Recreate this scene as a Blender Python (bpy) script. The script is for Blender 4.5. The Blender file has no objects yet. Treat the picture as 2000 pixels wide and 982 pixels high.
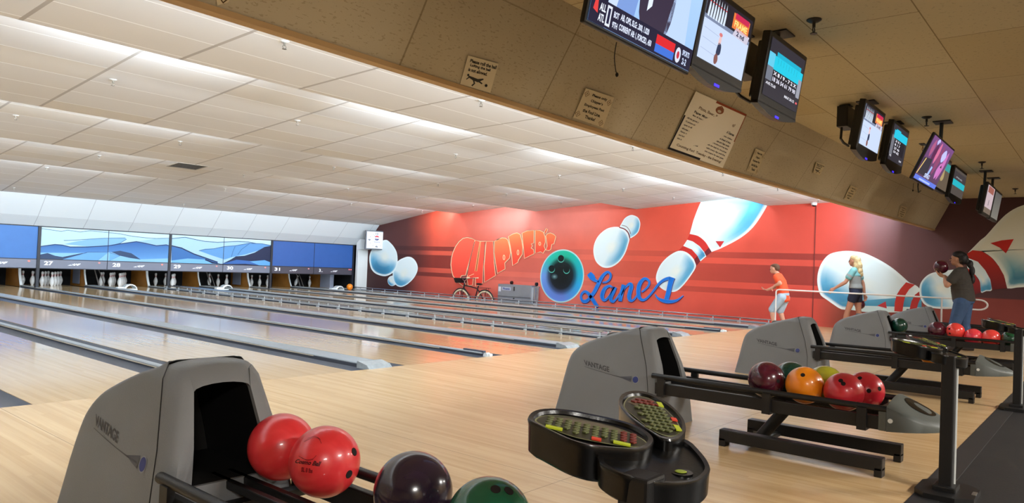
import bpy, bmesh, math, random
import numpy as np
from mathutils import Vector, Matrix
from mathutils.geometry import tessellate_polygon
C = bpy.context.scene.collection
SC = bpy.context.scene
random.seed(7)
PI = math.pi
# ---------------------------------------------------------------- camera
CAM = np.array([-4.1986, -5.4097, 1.03]); YAW, PIT, ROL, F = 0.87297, 0.02094, 0.04079, 1401.23
_fw = np.array([math.sin(YAW)*math.cos(PIT), math.cos(YAW)*math.cos(PIT), math.sin(PIT)])
_r = np.array([math.cos(YAW), -math.sin(YAW), 0.0]); _u = np.cross(_r, _fw)
RT = math.cos(ROL)*_r + math.sin(ROL)*_u; UP = -math.sin(ROL)*_r + math.cos(ROL)*_u
cd = bpy.data.cameras.new('camera'); cam = bpy.data.objects.new('camera', cd); C.objects.link(cam)
cd.sensor_width = 36; cd.sensor_fit = 'HORIZONTAL'; cd.lens = F/2000*36; cd.clip_start = .05; cd.clip_end = 200
M4 = Matrix([[float(RT[i]), float(UP[i]), float(-_fw[i]), float(CAM[i])] for i in range(3)]+[[0, 0, 0, 1]])
cam.matrix_world = M4; SC.camera = cam
# ---------------------------------------------------------------- colour management, world
SC.view_settings.view_transform = 'Standard'; SC.view_settings.look = 'None'
SC.view_settings.gamma = 1; SC.view_settings.use_curve_mapping = False
SC.view_settings.exposure = 0.22
w = bpy.data.worlds.new('world'); SC.world = w; w.use_nodes = True
w.node_tree.nodes['Background'].inputs[0].default_value = (.9, .95, 1, 1)
w.node_tree.nodes['Background'].inputs[1].default_value = 0.02
# ---------------------------------------------------------------- lights
def area(name, loc, rot, sx, sy, power, col=(1, 1, 1)):
    l = bpy.data.lights.new(name, 'AREA'); l.shape = 'RECTANGLE'; l.size = sx; l.size_y = sy
    l.energy = power; l.color = col
    o = bpy.data.objects.new(name, l); C.objects.link(o); o.location = loc; o.rotation_euler = rot
    return o
COOL = (.78, .91, 1.04); WARM = (1.0, .965, .90)
K_COVE, K_FRONT, K_CON, K_PIN = 29.0, 34.0, 37.0, 4.0
# fluorescent tubes hidden behind each drop of the lane ceiling: (Y of the drop, Z, list of X spans)
COVES = [(.66, [(-8.6, -6.4), (-5.4, -3.2), (-2.3, -.42), (.8, 3.1), (4.4, 6.4), (7.4, 9.6), (10.3, 11.8)]),
         (4.10, [(-8, -5), (-3.6, -1.2), (-.9, 1.6), (3.9, 6.3), (8.4, 10.9)]),
         (7.41, [(-7, -4), (-2.6, 2.2), (4.6, 7.0), (9.0, 11.6)]),
         (10.55, [(-7, -3.6), (-1.6, 3.0), (5.0, 8.6), (9.2, 11.9)])]
for y, spans in COVES:
    for a, b in spans:
        area('cove_light', ((a+b)/2, y+.09, 2.74), (math.radians(90+14), 0, 0), b-a, .07, K_COVE*(b-a)*(.75 if y > 10 else 1), COOL)
# tubes in the trough behind the soffit
for a, b in ((-9, -6.6), (-6, -3.6), (-3, -.6), (0, 2.4), (3, 5.4), (6, 8.4), (9, 11.6)):
    area('trough_light', ((a+b)/2, -2.12, 2.42), (math.radians(90+2), 0, 0), b-a, .08, K_FRONT*(b-a), COOL)
# pin deck lamps behind the masking units
for x in (1.2, 2.71, 4.436, 5.949, 7.674, 9.187, 10.912):
    area('pin_deck_lamp', (x, 15.45, .80), (math.radians(50), 0, 0), 1.1, .08, K_PIN, COOL)
# added ceiling lamps, unseen behind the viewer, to brighten the concourse and soffit
for x in (-6, -1.5, 3, 7.5):
    area('added_concourse_lamp', (x, -8.1, 2.66), (0, 0, 0), .9, .5, K_CON*6, WARM)
# ---------------------------------------------------------------- materials
def srgb(c):
    return tuple((x/255/12.92 if x/255 <= .04045 else ((x/255+.055)/1.055)**2.4) for x in c)
MATS = {}
def mat(name, col, rough=.5, metal=0.0, spec=.5, bump=0, bscale=40, noise=0, nscale=5, coat=0, emit=None, estr=1):
    if name in MATS: return MATS[name]
    m = bpy.data.materials.new(name); m.use_nodes = True; nt = m.node_tree; b = nt.nodes['Principled BSDF']
    c = srgb(col)+(1,)
    b.inputs['Base Color'].default_value = c; b.inputs['Roughness'].default_value = rough
    b.inputs['Metallic'].default_value = metal; b.inputs['Specular IOR Level'].default_value = spec
    b.inputs['Coat Weight'].default_value = coat; b.inputs['Coat Roughness'].default_value = .06
    tc = nt.nodes.new('ShaderNodeTexCoord')
    if noise or bump:
        n = nt.nodes.new('ShaderNodeTexNoise'); n.inputs['Scale'].default_value = nscale; n.inputs['Detail'].default_value = 5
        nt.links.new(tc.outputs['Object'], n.inputs['Vector'])
    if noise:
        mr = nt.nodes.new('ShaderNodeMapRange'); mr.inputs['To Min'].default_value = 1-noise; mr.inputs['To Max'].default_value = 1+noise
        mr.inputs['From Min'].default_value = .3; mr.inputs['From Max'].default_value = .7
        nt.links.new(n.outputs['Fac'], mr.inputs['Value'])
        mx = nt.nodes.new('ShaderNodeVectorMath'); mx.operation = 'SCALE'; mx.inputs[0].default_value = c[:3]
        nt.links.new(mr.outputs[0], mx.inputs['Scale']); nt.links.new(mx.outputs[0], b.inputs['Base Color'])
    if bump:
        n2 = nt.nodes.new('ShaderNodeTexNoise'); n2.inputs['Scale'].default_value = bscale
        nt.links.new(tc.outputs['Object'], n2.inputs['Vector'])
        bp = nt.nodes.new('ShaderNodeBump'); bp.inputs['Strength'].default_value = bump; bp.inputs['Distance'].default_value = .01
        nt.links.new(n2.outputs['Fac'], bp.inputs['Height']); nt.links.new(bp.outputs[0], b.inputs['Normal'])
    if emit:
        b.inputs['Emission Color'].default_value = srgb(emit)+(1,); b.inputs['Emission Strength'].default_value = estr
    MATS[name] = m
    return m
def vmat(name, rough=.6, emit=0, spec=.3, noise=0.0):
    """paint whose colour is the mesh's own colour attribute"""
    if name in MATS: return MATS[name]
    m = bpy.data.materials.new(name); m.use_nodes = True; nt = m.node_tree; b = nt.nodes['Principled BSDF']
    a = nt.nodes.new('ShaderNodeAttribute'); a.attribute_name = 'Col'
    src = a.outputs['Color']
    if noise:
        tc = nt.nodes.new('ShaderNodeTexCoord'); n = nt.nodes.new('ShaderNodeTexNoise'); n.inputs['Scale'].default_value = 1.3; n.inputs['Detail'].default_value = 6
        nt.links.new(tc.outputs['Object'], n.inputs['Vector'])
        mr = nt.nodes.new('ShaderNodeMapRange'); mr.inputs['From Min'].default_value = .3; mr.inputs['From Max'].default_value = .7
        mr.inputs['To Min'].default_value = 1-noise; mr.inputs['To Max'].default_value = 1+noise
        nt.links.new(n.outputs['Fac'], mr.inputs['Value'])
        mx = nt.nodes.new('ShaderNodeVectorMath'); mx.operation = 'SCALE'
        nt.links.new(src, mx.inputs[0]); nt.links.new(mr.outputs[0], mx.inputs['Scale']); src = mx.outputs[0]
    b.inputs['Roughness'].default_value = rough; b.inputs['Specular IOR Level'].default_value = spec
    if emit:
        b.inputs['Base Color'].default_value = (0.01, 0.01, 0.012, 1)
        nt.links.new(src, b.inputs['Emission Color']); b.inputs['Emission Strength'].default_value = emit
    else:
        nt.links.new(src, b.inputs['Base Color'])
    MATS[name] = m
    return m
class NT:
    """small helper to write shader maths"""
    def __init__(s, m): s.nt = m.node_tree; s.L = s.nt.links
    def n(s, t, **k):
        o = s.nt.nodes.new(t)
        for a, v in k.items(): setattr(o, a, v)
        return o
    def m(s, op, a, b=None, c=None):
        o = s.n('ShaderNodeMath', operation=op)
        for i, v in enumerate((a, b, c)):
            if v is None: continue
            if isinstance(v, (int, float)): o.inputs[i].default_value = v
            else: s.L.new(v, o.inputs[i])
        return o.outputs[0]
    def mix(s, f, a, b):
        o = s.n('ShaderNodeMix', data_type='RGBA')
        for i, v in ((0, f), (6, a), (7, b)):
            if isinstance(v, (int, float)): o.inputs[i].default_value = v
            elif isinstance(v, tuple): o.inputs[i].default_value = v+(1,) if len(v) == 3 else v
            else: s.L.new(v, o.inputs[i])
        return o.outputs[2]
    def line(s, v, period, phase, w):   # 1 on a line of half width w every period
        t = s.m('DIVIDE', s.m('SUBTRACT', v, phase), period)
        d = s.m('ABSOLUTE', s.m('SUBTRACT', t, s.m('ROUND', t)))
        return s.m('LESS_THAN', s.m('MULTIPLY', d, period), w)
def wood(name, rough, dark, light, coat=0.0, seams=True, tint=None):
    m = bpy.data.materials.new(name); m.use_nodes = True; k = NT(m); b = m.node_tree.nodes['Principled BSDF']
    tc = k.n('ShaderNodeTexCoord'); sp = k.n('ShaderNodeSeparateXYZ'); k.L.new(tc.outputs['Object'], sp.inputs[0])
    X, Y = sp.outputs[0], sp.outputs[1]
    board = k.m('FLOOR', k.m('DIVIDE', X, .0266))
    off = k.n('ShaderNodeTexWhiteNoise', noise_dimensions='1D'); k.L.new(board, off.inputs['W'])
    seg = k.m('FLOOR', k.m('ADD', k.m('DIVIDE', Y, 1.3), k.m('MULTIPLY', off.outputs['Value'], 7)))
    cv = k.n('ShaderNodeCombineXYZ'); k.L.new(board, cv.inputs[0]); k.L.new(seg, cv.inputs[1])
    wn = k.n('ShaderNodeTexWhiteNoise', noise_dimensions='3D'); k.L.new(cv.outputs[0], wn.inputs['Vector'])
    mp = k.n('ShaderNodeMapping'); mp.inputs['Scale'].default_value = (60, 1.6, 1); k.L.new(tc.outputs['Object'], mp.inputs[0])
    ns = k.n('ShaderNodeTexNoise'); ns.inputs['Scale'].default_value = 1; ns.inputs['Detail'].default_value = 4; k.L.new(mp.outputs[0], ns.inputs['Vector'])
    mp2 = k.n('ShaderNodeMapping'); mp2.inputs['Scale'].default_value = (7, .5, 1); k.L.new(tc.outputs['Object'], mp2.inputs[0])
    n2 = k.n('ShaderNodeTexNoise'); n2.inputs['Scale'].default_value = 1; n2.inputs['Detail'].default_value = 3; k.L.new(mp2.outputs[0], n2.inputs['Vector'])
    f = k.m('ADD', k.m('ADD', k.m('MULTIPLY', wn.outputs['Value'], .26), .08), k.m('ADD', k.m('MULTIPLY', ns.outputs['Fac'], .38), k.m('MULTIPLY', n2.outputs['Fac'], .36)))
    col = k.mix(k.m('SUBTRACT', f, .08), srgb(dark), srgb(light))
    if seams:
        ln = k.line(X, 1.42, -1.33, .0022)
        ly = k.line(Y, 3.37, 0.0, .0022)
        col = k.mix(k.m('MULTIPLY', k.m('MAXIMUM', ln, ly), .6), col, srgb((90, 62, 38)))
    k.L.new(col, b.inputs['Base Color']); b.inputs['Roughness'].default_value = rough
    b.inputs['Coat Weight'].default_value = coat; b.inputs['Coat Roughness'].default_value = .03
    nb = k.n('ShaderNodeTexNoise'); nb.inputs['Scale'].default_value = 1.6; nb.inputs['Detail'].default_value = 1; k.L.new(tc.outputs['Object'], nb.inputs['Vector'])
    bp = k.n('ShaderNodeBump'); bp.inputs['Strength'].default_value = .10 if seams else .0; bp.inputs['Distance'].default_value = .01
    k.L.new(nb.outputs['Fac'], bp.inputs['Height']); k.L.new(bp.outputs[0], b.inputs['Normal'])
    return m
def ceiling_mat(name, base, line_x, line_y, px, phx, py, phy, wx, wy, fleck=0, stain=.08, stagger=False):
    m = bpy.data.materials.new(name); m.use_nodes = True; k = NT(m); b = m.node_tree.nodes['Principled BSDF']
    tc = k.n('ShaderNodeTexCoord'); sp = k.n('ShaderNodeSeparateXYZ'); k.L.new(tc.outputs['Object'], sp.inputs[0])
    X, Y = sp.outputs[0], sp.outputs[1]
    ty = k.m('FLOOR', k.m('DIVIDE', k.m('SUBTRACT', Y, phy), py))
    if stagger:
        X = k.m('ADD', X, k.m('MULTIPLY', k.m('MODULO', k.m('ABSOLUTE', ty), 2), px/2))
    tx = k.m('FLOOR', k.m('DIVIDE', k.m('SUBTRACT', X, phx), px))
    cv = k.n('ShaderNodeCombineXYZ'); k.L.new(tx, cv.inputs[0]); k.L.new(ty, cv.inputs[1])
    wn = k.n('ShaderNodeTexWhiteNoise', noise_dimensions='3D'); k.L.new(cv.outputs[0], wn.inputs['Vector'])
    n1 = k.n('ShaderNodeTexNoise'); n1.inputs['Scale'].default_value = .7; n1.inputs['Detail'].default_value = 3; k.L.new(tc.outputs['Object'], n1.inputs['Vector'])
    f = k.m('MULTIPLY', k.m('ADD', k.m('POWER', wn.outputs['Value'], 3), k.m('MULTIPLY', n1.outputs['Fac'], .8)), stain*6)
    col = k.mix(f, srgb(base), srgb((base[0]*.93, base[1]*.88, base[2]*.78)))
    if fleck:
        nf = k.n('ShaderNodeTexNoise'); nf.inputs['Scale'].default_value = 38; nf.inputs['Detail'].default_value = 2; k.L.new(tc.outputs['Object'], nf.inputs['Vector'])
        col = k.mix(k.m('MULTIPLY', k.m('GREATER_THAN', nf.outputs['Fac'], .64), fleck), col, srgb((base[0]*.55, base[1]*.5, base[2]*.45)))
    col = k.mix(k.line(Y, py, phy, wy), col, srgb(line_y))
    col = k.mix(k.line(X, px, phx, wx), col, srgb(line_x))
    k.L.new(col, b.inputs['Base Color']); b.inputs['Roughness'].default_value = .9; b.inputs['Specular IOR Level'].default_value = .2
    return m
# ---------------------------------------------------------------- mesh helpers
class MB:
    def __init__(s): s.bm = bmesh.new()
    def box(s, x0, x1, y0, y1, z0, z1, bev=0, M=None):
        b = bmesh.new(); bmesh.ops.create_cube(b, size=1)
        for v in b.verts: v.co = Vector(((x0+x1)/2+v.co.x*(x1-x0), (y0+y1)/2+v.co.y*(y1-y0), (z0+z1)/2+v.co.z*(z1-z0)))
        if bev: bmesh.ops.bevel(b, geom=b.edges[:], offset=bev, segments=2, affect='EDGES', profile=.6)
        return s._add(b, M)
    def _add(s, b, M=None):
        if M is not None: b.transform(M)
        me = bpy.data.meshes.new('t'); b.to_mesh(me); s.bm.from_mesh(me); bpy.data.meshes.remove(me); b.free(); return s
    def cyl(s, p, q, r, seg=16, r2=None, cap=True):
        p = Vector(p); q = Vector(q); d = q-p
        b = bmesh.new(); bmesh.ops.create_cone(b, cap_ends=cap, segments=seg, radius1=r, radius2=r if r2 is None else r2, depth=d.length)
        M = Matrix.Translation((p+q)/2) @ d.to_track_quat('Z', 'Y').to_matrix().to_4x4()
        return s._add(b, M)
    def tube(s, pts, r, seg=10, closed=False):
        pts = [Vector(p) for p in pts]; n = len(pts); rings = []
        rs = r if isinstance(r, (list, tuple)) else [r]*n
        up = None
        for i, p in enumerate(pts):
            a = pts[(i-1) % n] if (i or closed) else p; c = pts[(i+1) % n] if (i < n-1 or closed) else p
            t = (c-a).normalized()
            if up is None:
                up = Vector((0, 0, 1)) if abs(t.z) < .9 else Vector((1, 0, 0))
            up = (up-t*up.dot(t)).normalized(); sd = t.cross(up)
            rings.append([s.bm.verts.new(p+(up*math.cos(2*PI*k/seg)+sd*math.sin(2*PI*k/seg))*rs[i]) for k in range(seg)])
        for i in range(n if closed else n-1):
            A = rings[i]; B = rings[(i+1) % n]
            for k in range(seg): s.bm.faces.new((A[k], A[(k+1) % seg], B[(k+1) % seg], B[k]))
        if not closed:
            s.bm.faces.new(rings[0][::-1]); s.bm.faces.new(rings[-1])
        return s
    def lathe(s, prof, seg=20, M=None):
        b = bmesh.new(); rings = []
        for r, z in prof:
            rings.append([b.verts.new((r*math.cos(2*PI*k/seg), r*math.sin(2*PI*k/seg), z)) for k in range(seg)])
        for A, B in zip(rings, rings[1:]):
            for k in range(seg): b.faces.new((A[k], A[(k+1) % seg], B[(k+1) % seg], B[k]))
        b.faces.new(rings[0][::-1]); b.faces.new(rings[-1])
        return s._add(b, M)
    def sphere(s, c, r, seg=24, rings=16, sc=(1, 1, 1), M=None):
        b = bmesh.new(); bmesh.ops.create_uvsphere(b, u_segments=seg, v_segments=rings, radius=r)
        for v in b.verts: v.co = Vector((c[0]+v.co.x*sc[0], c[1]+v.co.y*sc[1], c[2]+v.co.z*sc[2]))
        return s._add(b, M)
    def prism(s, pts, axis, a, b):
        """outline pts (u,v) extruded along axis from a to b; axis x: (y,z), y: (x,z), z: (x,y)"""
        def P(u, v, t): return {'x': (t, u, v), 'y': (u, t, v), 'z': (u, v, t)}[axis]
        A = [s.bm.verts.new(P(u, v, a)) for u, v in pts]; B = [s.bm.verts.new(P(u, v, b)) for u, v in pts]; n = len(pts)
        s.bm.faces.new(A); s.bm.faces.new(B[::-1])
        for i in range(n): s.bm.faces.new((A[i], B[i], B[(i+1) % n], A[(i+1) % n]))
        return s
    def rows(s, R, closed=False, flip=False):
        V = [[s.bm.verts.new(p) for p in r] for r in R]
        for A, B in zip(V, V[1:]):
            n = len(A)
            for k in range(n if closed else n-1):
                s.bm.faces.new((A[k], A[(k+1) % n], B[(k+1) % n], B[k]))
        return V
    def build(s, name, m, parent=None, smooth=False, bevel=0):
        bmesh.ops.recalc_face_normals(s.bm, faces=s.bm.faces[:])
        me = bpy.data.meshes.new(name); s.bm.to_mesh(me); s.bm.free()
        o = bpy.data.objects.new(name, me); C.objects.link(o)
        me.materials.append(m)
        if smooth:
            me.polygons.foreach_set('use_smooth', [True]*len(me.polygons))
            try:
                me.set_sharp_from_angle(angle=math.radians(40))
            except Exception: pass
        if parent: o.parent = parent
        return o
def tag(o, label=None, cat=None, group=None, kind=None):
    for k, v in (('label', label), ('category', cat), ('group', group), ('kind', kind)):
        if v: o[k] = v
    return o
def empty(name, loc, label=None, cat=None, group=None, rz=0):
    o = bpy.data.objects.new(name, None); C.objects.link(o); o.location = loc; o.rotation_euler = (0, 0, rz); o.empty_display_size = .1
    return tag(o, label, cat, group)
def dup(root, loc, label=None, group=None, rz=None):
    r = root.copy(); C.objects.link(r); r.location = loc
    if rz is not None: r.rotation_euler = (r.rotation_euler[0], r.rotation_euler[1], rz)
    if label: r['label'] = label
    if group: r['group'] = group
    for ch in list(root.children):
        c = ch.copy(); C.objects.link(c); c.parent = r
        for g in list(ch.children):
            d = g.copy(); C.objects.link(d); d.parent = c
    return r
# ---------------------------------------------------------------- pixel -> place on a real surface (used to trace painted art and fixings)
def ray(x, y):
    d = _fw*F + RT*(x-1000) - UP*(y-491); return d/np.linalg.norm(d)
def on(x, y, ax, v):
    d = ray(x, y); return CAM + d*((v-CAM[ax])/d[ax])
YB = [-2.3, .66, .6601, 4.10, 4.1001, 7.41, 7.4101, 10.55, 10.5501, 14.4]
ZB = [2.74, 2.66, 2.92, 2.65, 2.93, 2.65, 2.90, 2.64, 2.90, 2.286]
def zc(Y): return float(np.interp(Y, YB, ZB))
def on_ceil(x, y):
    d = ray(x, y); t = np.linspace(1, 30, 30000); Q = CAM+t[:, None]*d
    return Q[int(np.argmax(Q[:, 2] > np.interp(Q[:, 1], YB, ZB)))]
SX = [-9, -2.8, 2.6, 6.15, 12.1]; SBY = [-2.40, -2.37, -2.34, -2.47, -2.67]; STY = [-2.76, -2.74, -2.77, -2.84, -2.98]
ZS0, ZS1 = 2.09, 2.69; ZCC = 2.71
def soffit_y(X, Z):
    a = np.interp(X, SX, SBY); b = np.interp(X, SX, STY); return a+(b-a)*(Z-ZS0)/(ZS1-ZS0)
def on_soffit(x, y, h=0.0):
    d = ray(x, y); t = np.linspace(.8, 25, 40000); Q = CAM+t[:, None]*d
    q = Q[int(np.argmax((Q[:, 1] > soffit_y(Q[:, 0], Q[:, 2])-h) & (Q[:, 2] > 2.0)))]
    return q
# ---------------------------------------------------------------- painter: flat artwork and lettering as thin coloured meshes
FONT_CACHE = {}; BOLD = .034
def glyphs(text, shear=0.0):
    """outline triangles of a line of text, unit box: u 0..w, v 0..1 (cap height about .7)"""
    key = (text, shear)
    if key in FONT_CACHE: return FONT_CACHE[key]
    cu = bpy.data.curves.new('t', 'FONT'); cu.body = text; cu.size = 1; cu.shear = shear; cu.resolution_u = 3; cu.offset = BOLD
    o = bpy.data.objects.new('t', cu); C.objects.link(o)
    dg = bpy.context.evaluated_depsgraph_get(); dg.update()
    me = bpy.data.meshes.new_from_object(o.evaluated_get(dg))
    vs = [(v.co.x, v.co.y) for v in me.vertices]; fs = [tuple(p.vertices) for p in me.polygons]
    bpy.data.objects.remove(o); bpy.data.curves.remove(cu); bpy.data.meshes.remove(me)
    if vs:
        x0 = min(v[0] for v in vs); x1 = max(v[0] for v in vs); y0 = min(v[1] for v in vs); y1 = max(v[1] for v in vs)
        vs = [((x-x0)/max(x1-x0, 1e-6), (y-y0)/max(y1-y0, 1e-6)) for x, y in vs]
    FONT_CACHE[key] = (vs, fs); return vs, fs
class Paint:
    """mp(u,v,h) -> point in the place; layers are lifted by tiny steps so that paint lies over paint"""
    def __init__(s, mp, step=.0006): s.mp = mp; s.v = []; s.f = []; s.c = []; s.step = step; s.k = 0
    def _h(s, layer):
        return (layer)*s.step
    def add(s, vs, fs, cols, layer):
        b = len(s.v)
        for (u, v), c in zip(vs, cols):
            s.v.append(tuple(s.mp(u, v, s._h(layer)))); s.c.append(srgb(c)+(1,))
        for f in fs: s.f.append(tuple(b+i for i in f))
    def poly(s, pts, col, layer=1, col2=None):
        """flat polygon; with col2 the colour runs from col (first third of v) to col2 along v"""
        t = tessellate_polygon([[Vector((p[0], p[1], 0)) for p in pts]])
        if col2 is None: cs = [col]*len(pts)
        else:
            a = min(p[1] for p in pts); b = max(p[1] for p in pts)
            cs = [tuple(col[i]+(col2[i]-col[i])*(p[1]-a)/(b-a+1e-9) for i in range(3)) for p in pts]
        s.add(pts, t, cs, layer)
    def rect(s, u0, v0, u1, v1, col, layer=1, col2=None): s.poly([(u0, v0), (u1, v0), (u1, v1), (u0, v1)], col, layer, col2)
    def ribbon(s, pts, w, col, layer=2, closed=False):
        n = len(pts); L = []; R = []
        for i in range(n):
            a = pts[(i-1) % n] if (i or closed) else pts[i]; c = pts[(i+1) % n] if (i < n-1 or closed) else pts[i]
            dx, dy = c[0]-a[0], c[1]-a[1]; l = math.hypot(dx, dy) or 1
            ww = (w[i] if isinstance(w, (list, tuple)) else w)/2
            L.append((pts[i][0]-dy/l*ww, pts[i][1]+dx/l*ww)); R.append((pts[i][0]+dy/l*ww, pts[i][1]-dx/l*ww))
        vs = L+R; fs = []
        for i in range(n if closed else n-1):
            j = (i+1) % n; fs.append((i, j, n+j, n+i))
        s.add(vs, fs, [col]*len(vs), layer)
    def disc(s, u, v, ru, rv, col, layer=1, n=20): s.poly([(u+ru*math.cos(2*PI*i/n), v+rv*math.sin(2*PI*i/n)) for i in range(n)], col, layer)
    def grad(s, pts, center, stops, layer=1, shade=None):
        """airbrushed shape: rings from the outline (t=0) to the centre (t=1); stops (t,colour); shade(angle01)->stops"""
        rings = []; cx, cy = center; n = len(pts); ts = [a for a, _ in stops]
        vs = []; cs = []; fs = []
        for k, (t, c) in enumerate(stops):
            for i, (x, y) in enumerate(pts):
                vs.append((x+(cx-x)*t, y+(cy-y)*t))
                cc = c(x-cx, y-cy) if callable(c) else c
                cs.append(cc)
        for k in range(len(stops)-1):
            for i in range(n):
                j = (i+1) % n; fs.append((k*n+i, k*n+j, (k+1)*n+j, (k+1)*n+i))
        s.add(vs, fs, cs, layer)
    def text(s, text, quad, col, layer=3, shear=0.0):
        """quad: four (u,v) corners: bottom-left, bottom-right, top-right, top-left of the line's box"""
        vs, fs = glyphs(text, shear)
        if not vs: return
        (ax, ay), (bx, by), (cx, cy), (dx, dy) = quad
        out = []
        for u, v in vs:
            out.append(((ax*(1-u)+bx*u)*(1-v)+(dx*(1-u)+cx*u)*v, (ay*(1-u)+by*u)*(1-v)+(dy*(1-u)+cy*u)*v))
        s.add(out, fs, [col]*len(out), layer)
    def build(s, name, m, parent=None):
        me = bpy.data.meshes.new(name); me.from_pydata(s.v, [], s.f); me.update()
        ca = me.color_attributes.new('Col', 'FLOAT_COLOR', 'POINT')
        ca.data.foreach_set('color', np.array(s.c, dtype=np.float32).ravel())
        me.materials.append(m); o = bpy.data.objects.new(name, me); C.objects.link(o)
        if parent: o.parent = parent
        return o
def smooth_closed(pts, n=6):
    """Catmull-Rom through points, closed"""
    out = []; N = len(pts)
    for i in range(N):
        p0, p1, p2, p3 = (pts[(i+k-1) % N] for k in range(4))
        for j in range(n):
            t = j/n
            out.append(tuple(.5*((2*p1[a])+(-p0[a]+p2[a])*t+(2*p0[a]-5*p1[a]+4*p2[a]-p3[a])*t*t+(-p0[a]+3*p1[a]-3*p2[a]+p3[a])*t**3) for a in range(len(p1))))
    return out
def smooth_open(pts, n=6):
    q = [pts[0]]+list(pts)+[pts[-1]]; out = []
    for i in range(1, len(q)-2):
        p0, p1, p2, p3 = q[i-1], q[i], q[i+1], q[i+2]
        for j in range(n):
            t = j/n
            out.append(tuple(.5*((2*p1[a])+(-p0[a]+p2[a])*t+(2*p0[a]-5*p1[a]+4*p2[a]-p3[a])*t*t+(-p0[a]+3*p1[a]-3*p2[a]+p3[a])*t**3) for a in range(len(p1))))
    out.append(tuple(pts[-1])); return out
# ================================================================= THE ROOM
LW = 1.0541; W2, W3 = .6708, .4589; PP = W2+W3+2*LW
XW = 12.1; XL = -9.5; YBK = -9.5
M_app = wood('approach_maple', .25, (176, 138, 90), (224, 196, 152))
M_lane = wood('lane_maple', .10, (174, 138, 92), (220, 192, 150), seams=False)
M_dark = mat('dark_pit', (14, 14, 16), .8)
M_gut = mat('gutter_grey', (74, 80, 92), .4, noise=.10, nscale=3)
M_cap = mat('capping_grey', (150, 158, 164), .38, noise=.08, nscale=4)
M_gutd = mat('gutter_side_dark', (58, 62, 72), .5, noise=.1)
M_capedge = mat('capping_wood_edge', (205, 190, 165), .5, noise=.1)
M_black = mat('black_powder_coat', (12, 12, 14), .45, bump=.05, bscale=200)
M_blackgloss = mat('black_plastic', (6, 6, 7), .27, bump=.03, bscale=150)
M_hood = mat('grey_moulded_plastic', (115, 117, 119), .55, noise=.05, nscale=3, bump=.12, bscale=260)
M_capgrey = mat('grey_green_plastic', (84, 88, 84), .5, bump=.08, bscale=260, noise=.05)
M_chrome = mat('metal', (190, 190, 192), .25, metal=.9)
M_white = mat('white_plastic', (232, 236, 234), .4)
M_wallw = mat('white_wall_paint', (222, 222, 218), .8, bump=.05)
def structure(mb, name, m, **k): return tag(mb.build(name, m, **k), kind='structure')
structure(MB().box(XL, XW, -4.68, 0, -.1, 0), 'floor_approach', M_app)
structure(MB().box(XL, XW, -4.80, -4.68, -.1, .004, .003), 'floor_edge_strip', mat('rubber_strip', (38, 38, 40), .5, noise=.15, nscale=9))
structure(MB().box(XL, XW, YBK, -4.80, -.1, .002), 'floor_concourse', mat('concourse_floor', (25, 25, 27), .55, noise=.2, nscale=2.2, bump=.1, bscale=60))
structure(MB().box(XL, 11.67, 0, 18, -.22, -.13), 'floor_under_lanes', M_dark)
structure(MB().box(11.67, XW, 0, 14.9, -.55, -.45), 'floor_walkway', mat('grey_concrete', (120, 116, 112), .8, noise=.15))
# back wall stuff
structure(MB().box(XL, XW+.2, 18.0, 18.15, -.5, 3.2), 'wall_back', M_dark)
structure(MB().box(XL-.15, XL, YBK, 18, -.5, 3.2), 'wall_left', mat('wall_tan', (150, 128, 96), .85))
structure(MB().box(XL, XW, YBK-.15, YBK, -.1, 2.71), 'wall_rear', mat('wall_tan', (150, 128, 96), .85))
# end wall panel beside the masking units (right of the last unit)
structure(MB().box(11.66, XW, 14.95, 15.05, -.45, 1.42), 'wall_end_lower', M_wallw)
structure(MB().box(11.66, XW, 14.86, 15.05, 1.42, 2.2), 'wall_end_upper', mat('white_panel', (232, 234, 234), .7))
# lane ceiling: sawtooth profile, extruded across the lanes
M_ceil = ceiling_mat('lane_ceiling_tiles', (222, 221, 221), (180, 174, 168), (250, 250, 250), 1.155, -2.58, .525, .05, .016, .007, stain=.06)
prof = []
b = MB()
for i in range(0, len(YB), 2):
    y0, z0, y1, z1 = YB[i], ZB[i], YB[i+1], ZB[i+1]
    b.rows([[(XL, y0, z0), (XW, y0, z0)], [(XL, y1, z1), (XW, y1, z1)], [(XL, y1, 3.15), (XW, y1, 3.15)]])
b.rows([[(XL, YB[0], ZB[0]), (XW, YB[0], ZB[0])], [(XL, YB[0], 3.15), (XW, YB[0], 3.15)], [(XL, 14.5, 3.15), (XW, 14.5, 3.15)]])
structure(b, 'ceiling_lanes', M_ceil)
M_cc = ceiling_mat('concourse_ceiling_tiles', (206, 193, 160), (140, 122, 92), (146, 128, 96), 1.28, .12, .64, -3.82, .004, .004, fleck=.25, stain=.08, stagger=True)
structure(MB().box(XL, XW, YBK, -2.66, ZCC, ZCC+.1), 'ceiling_concourse', M_cc)
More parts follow.
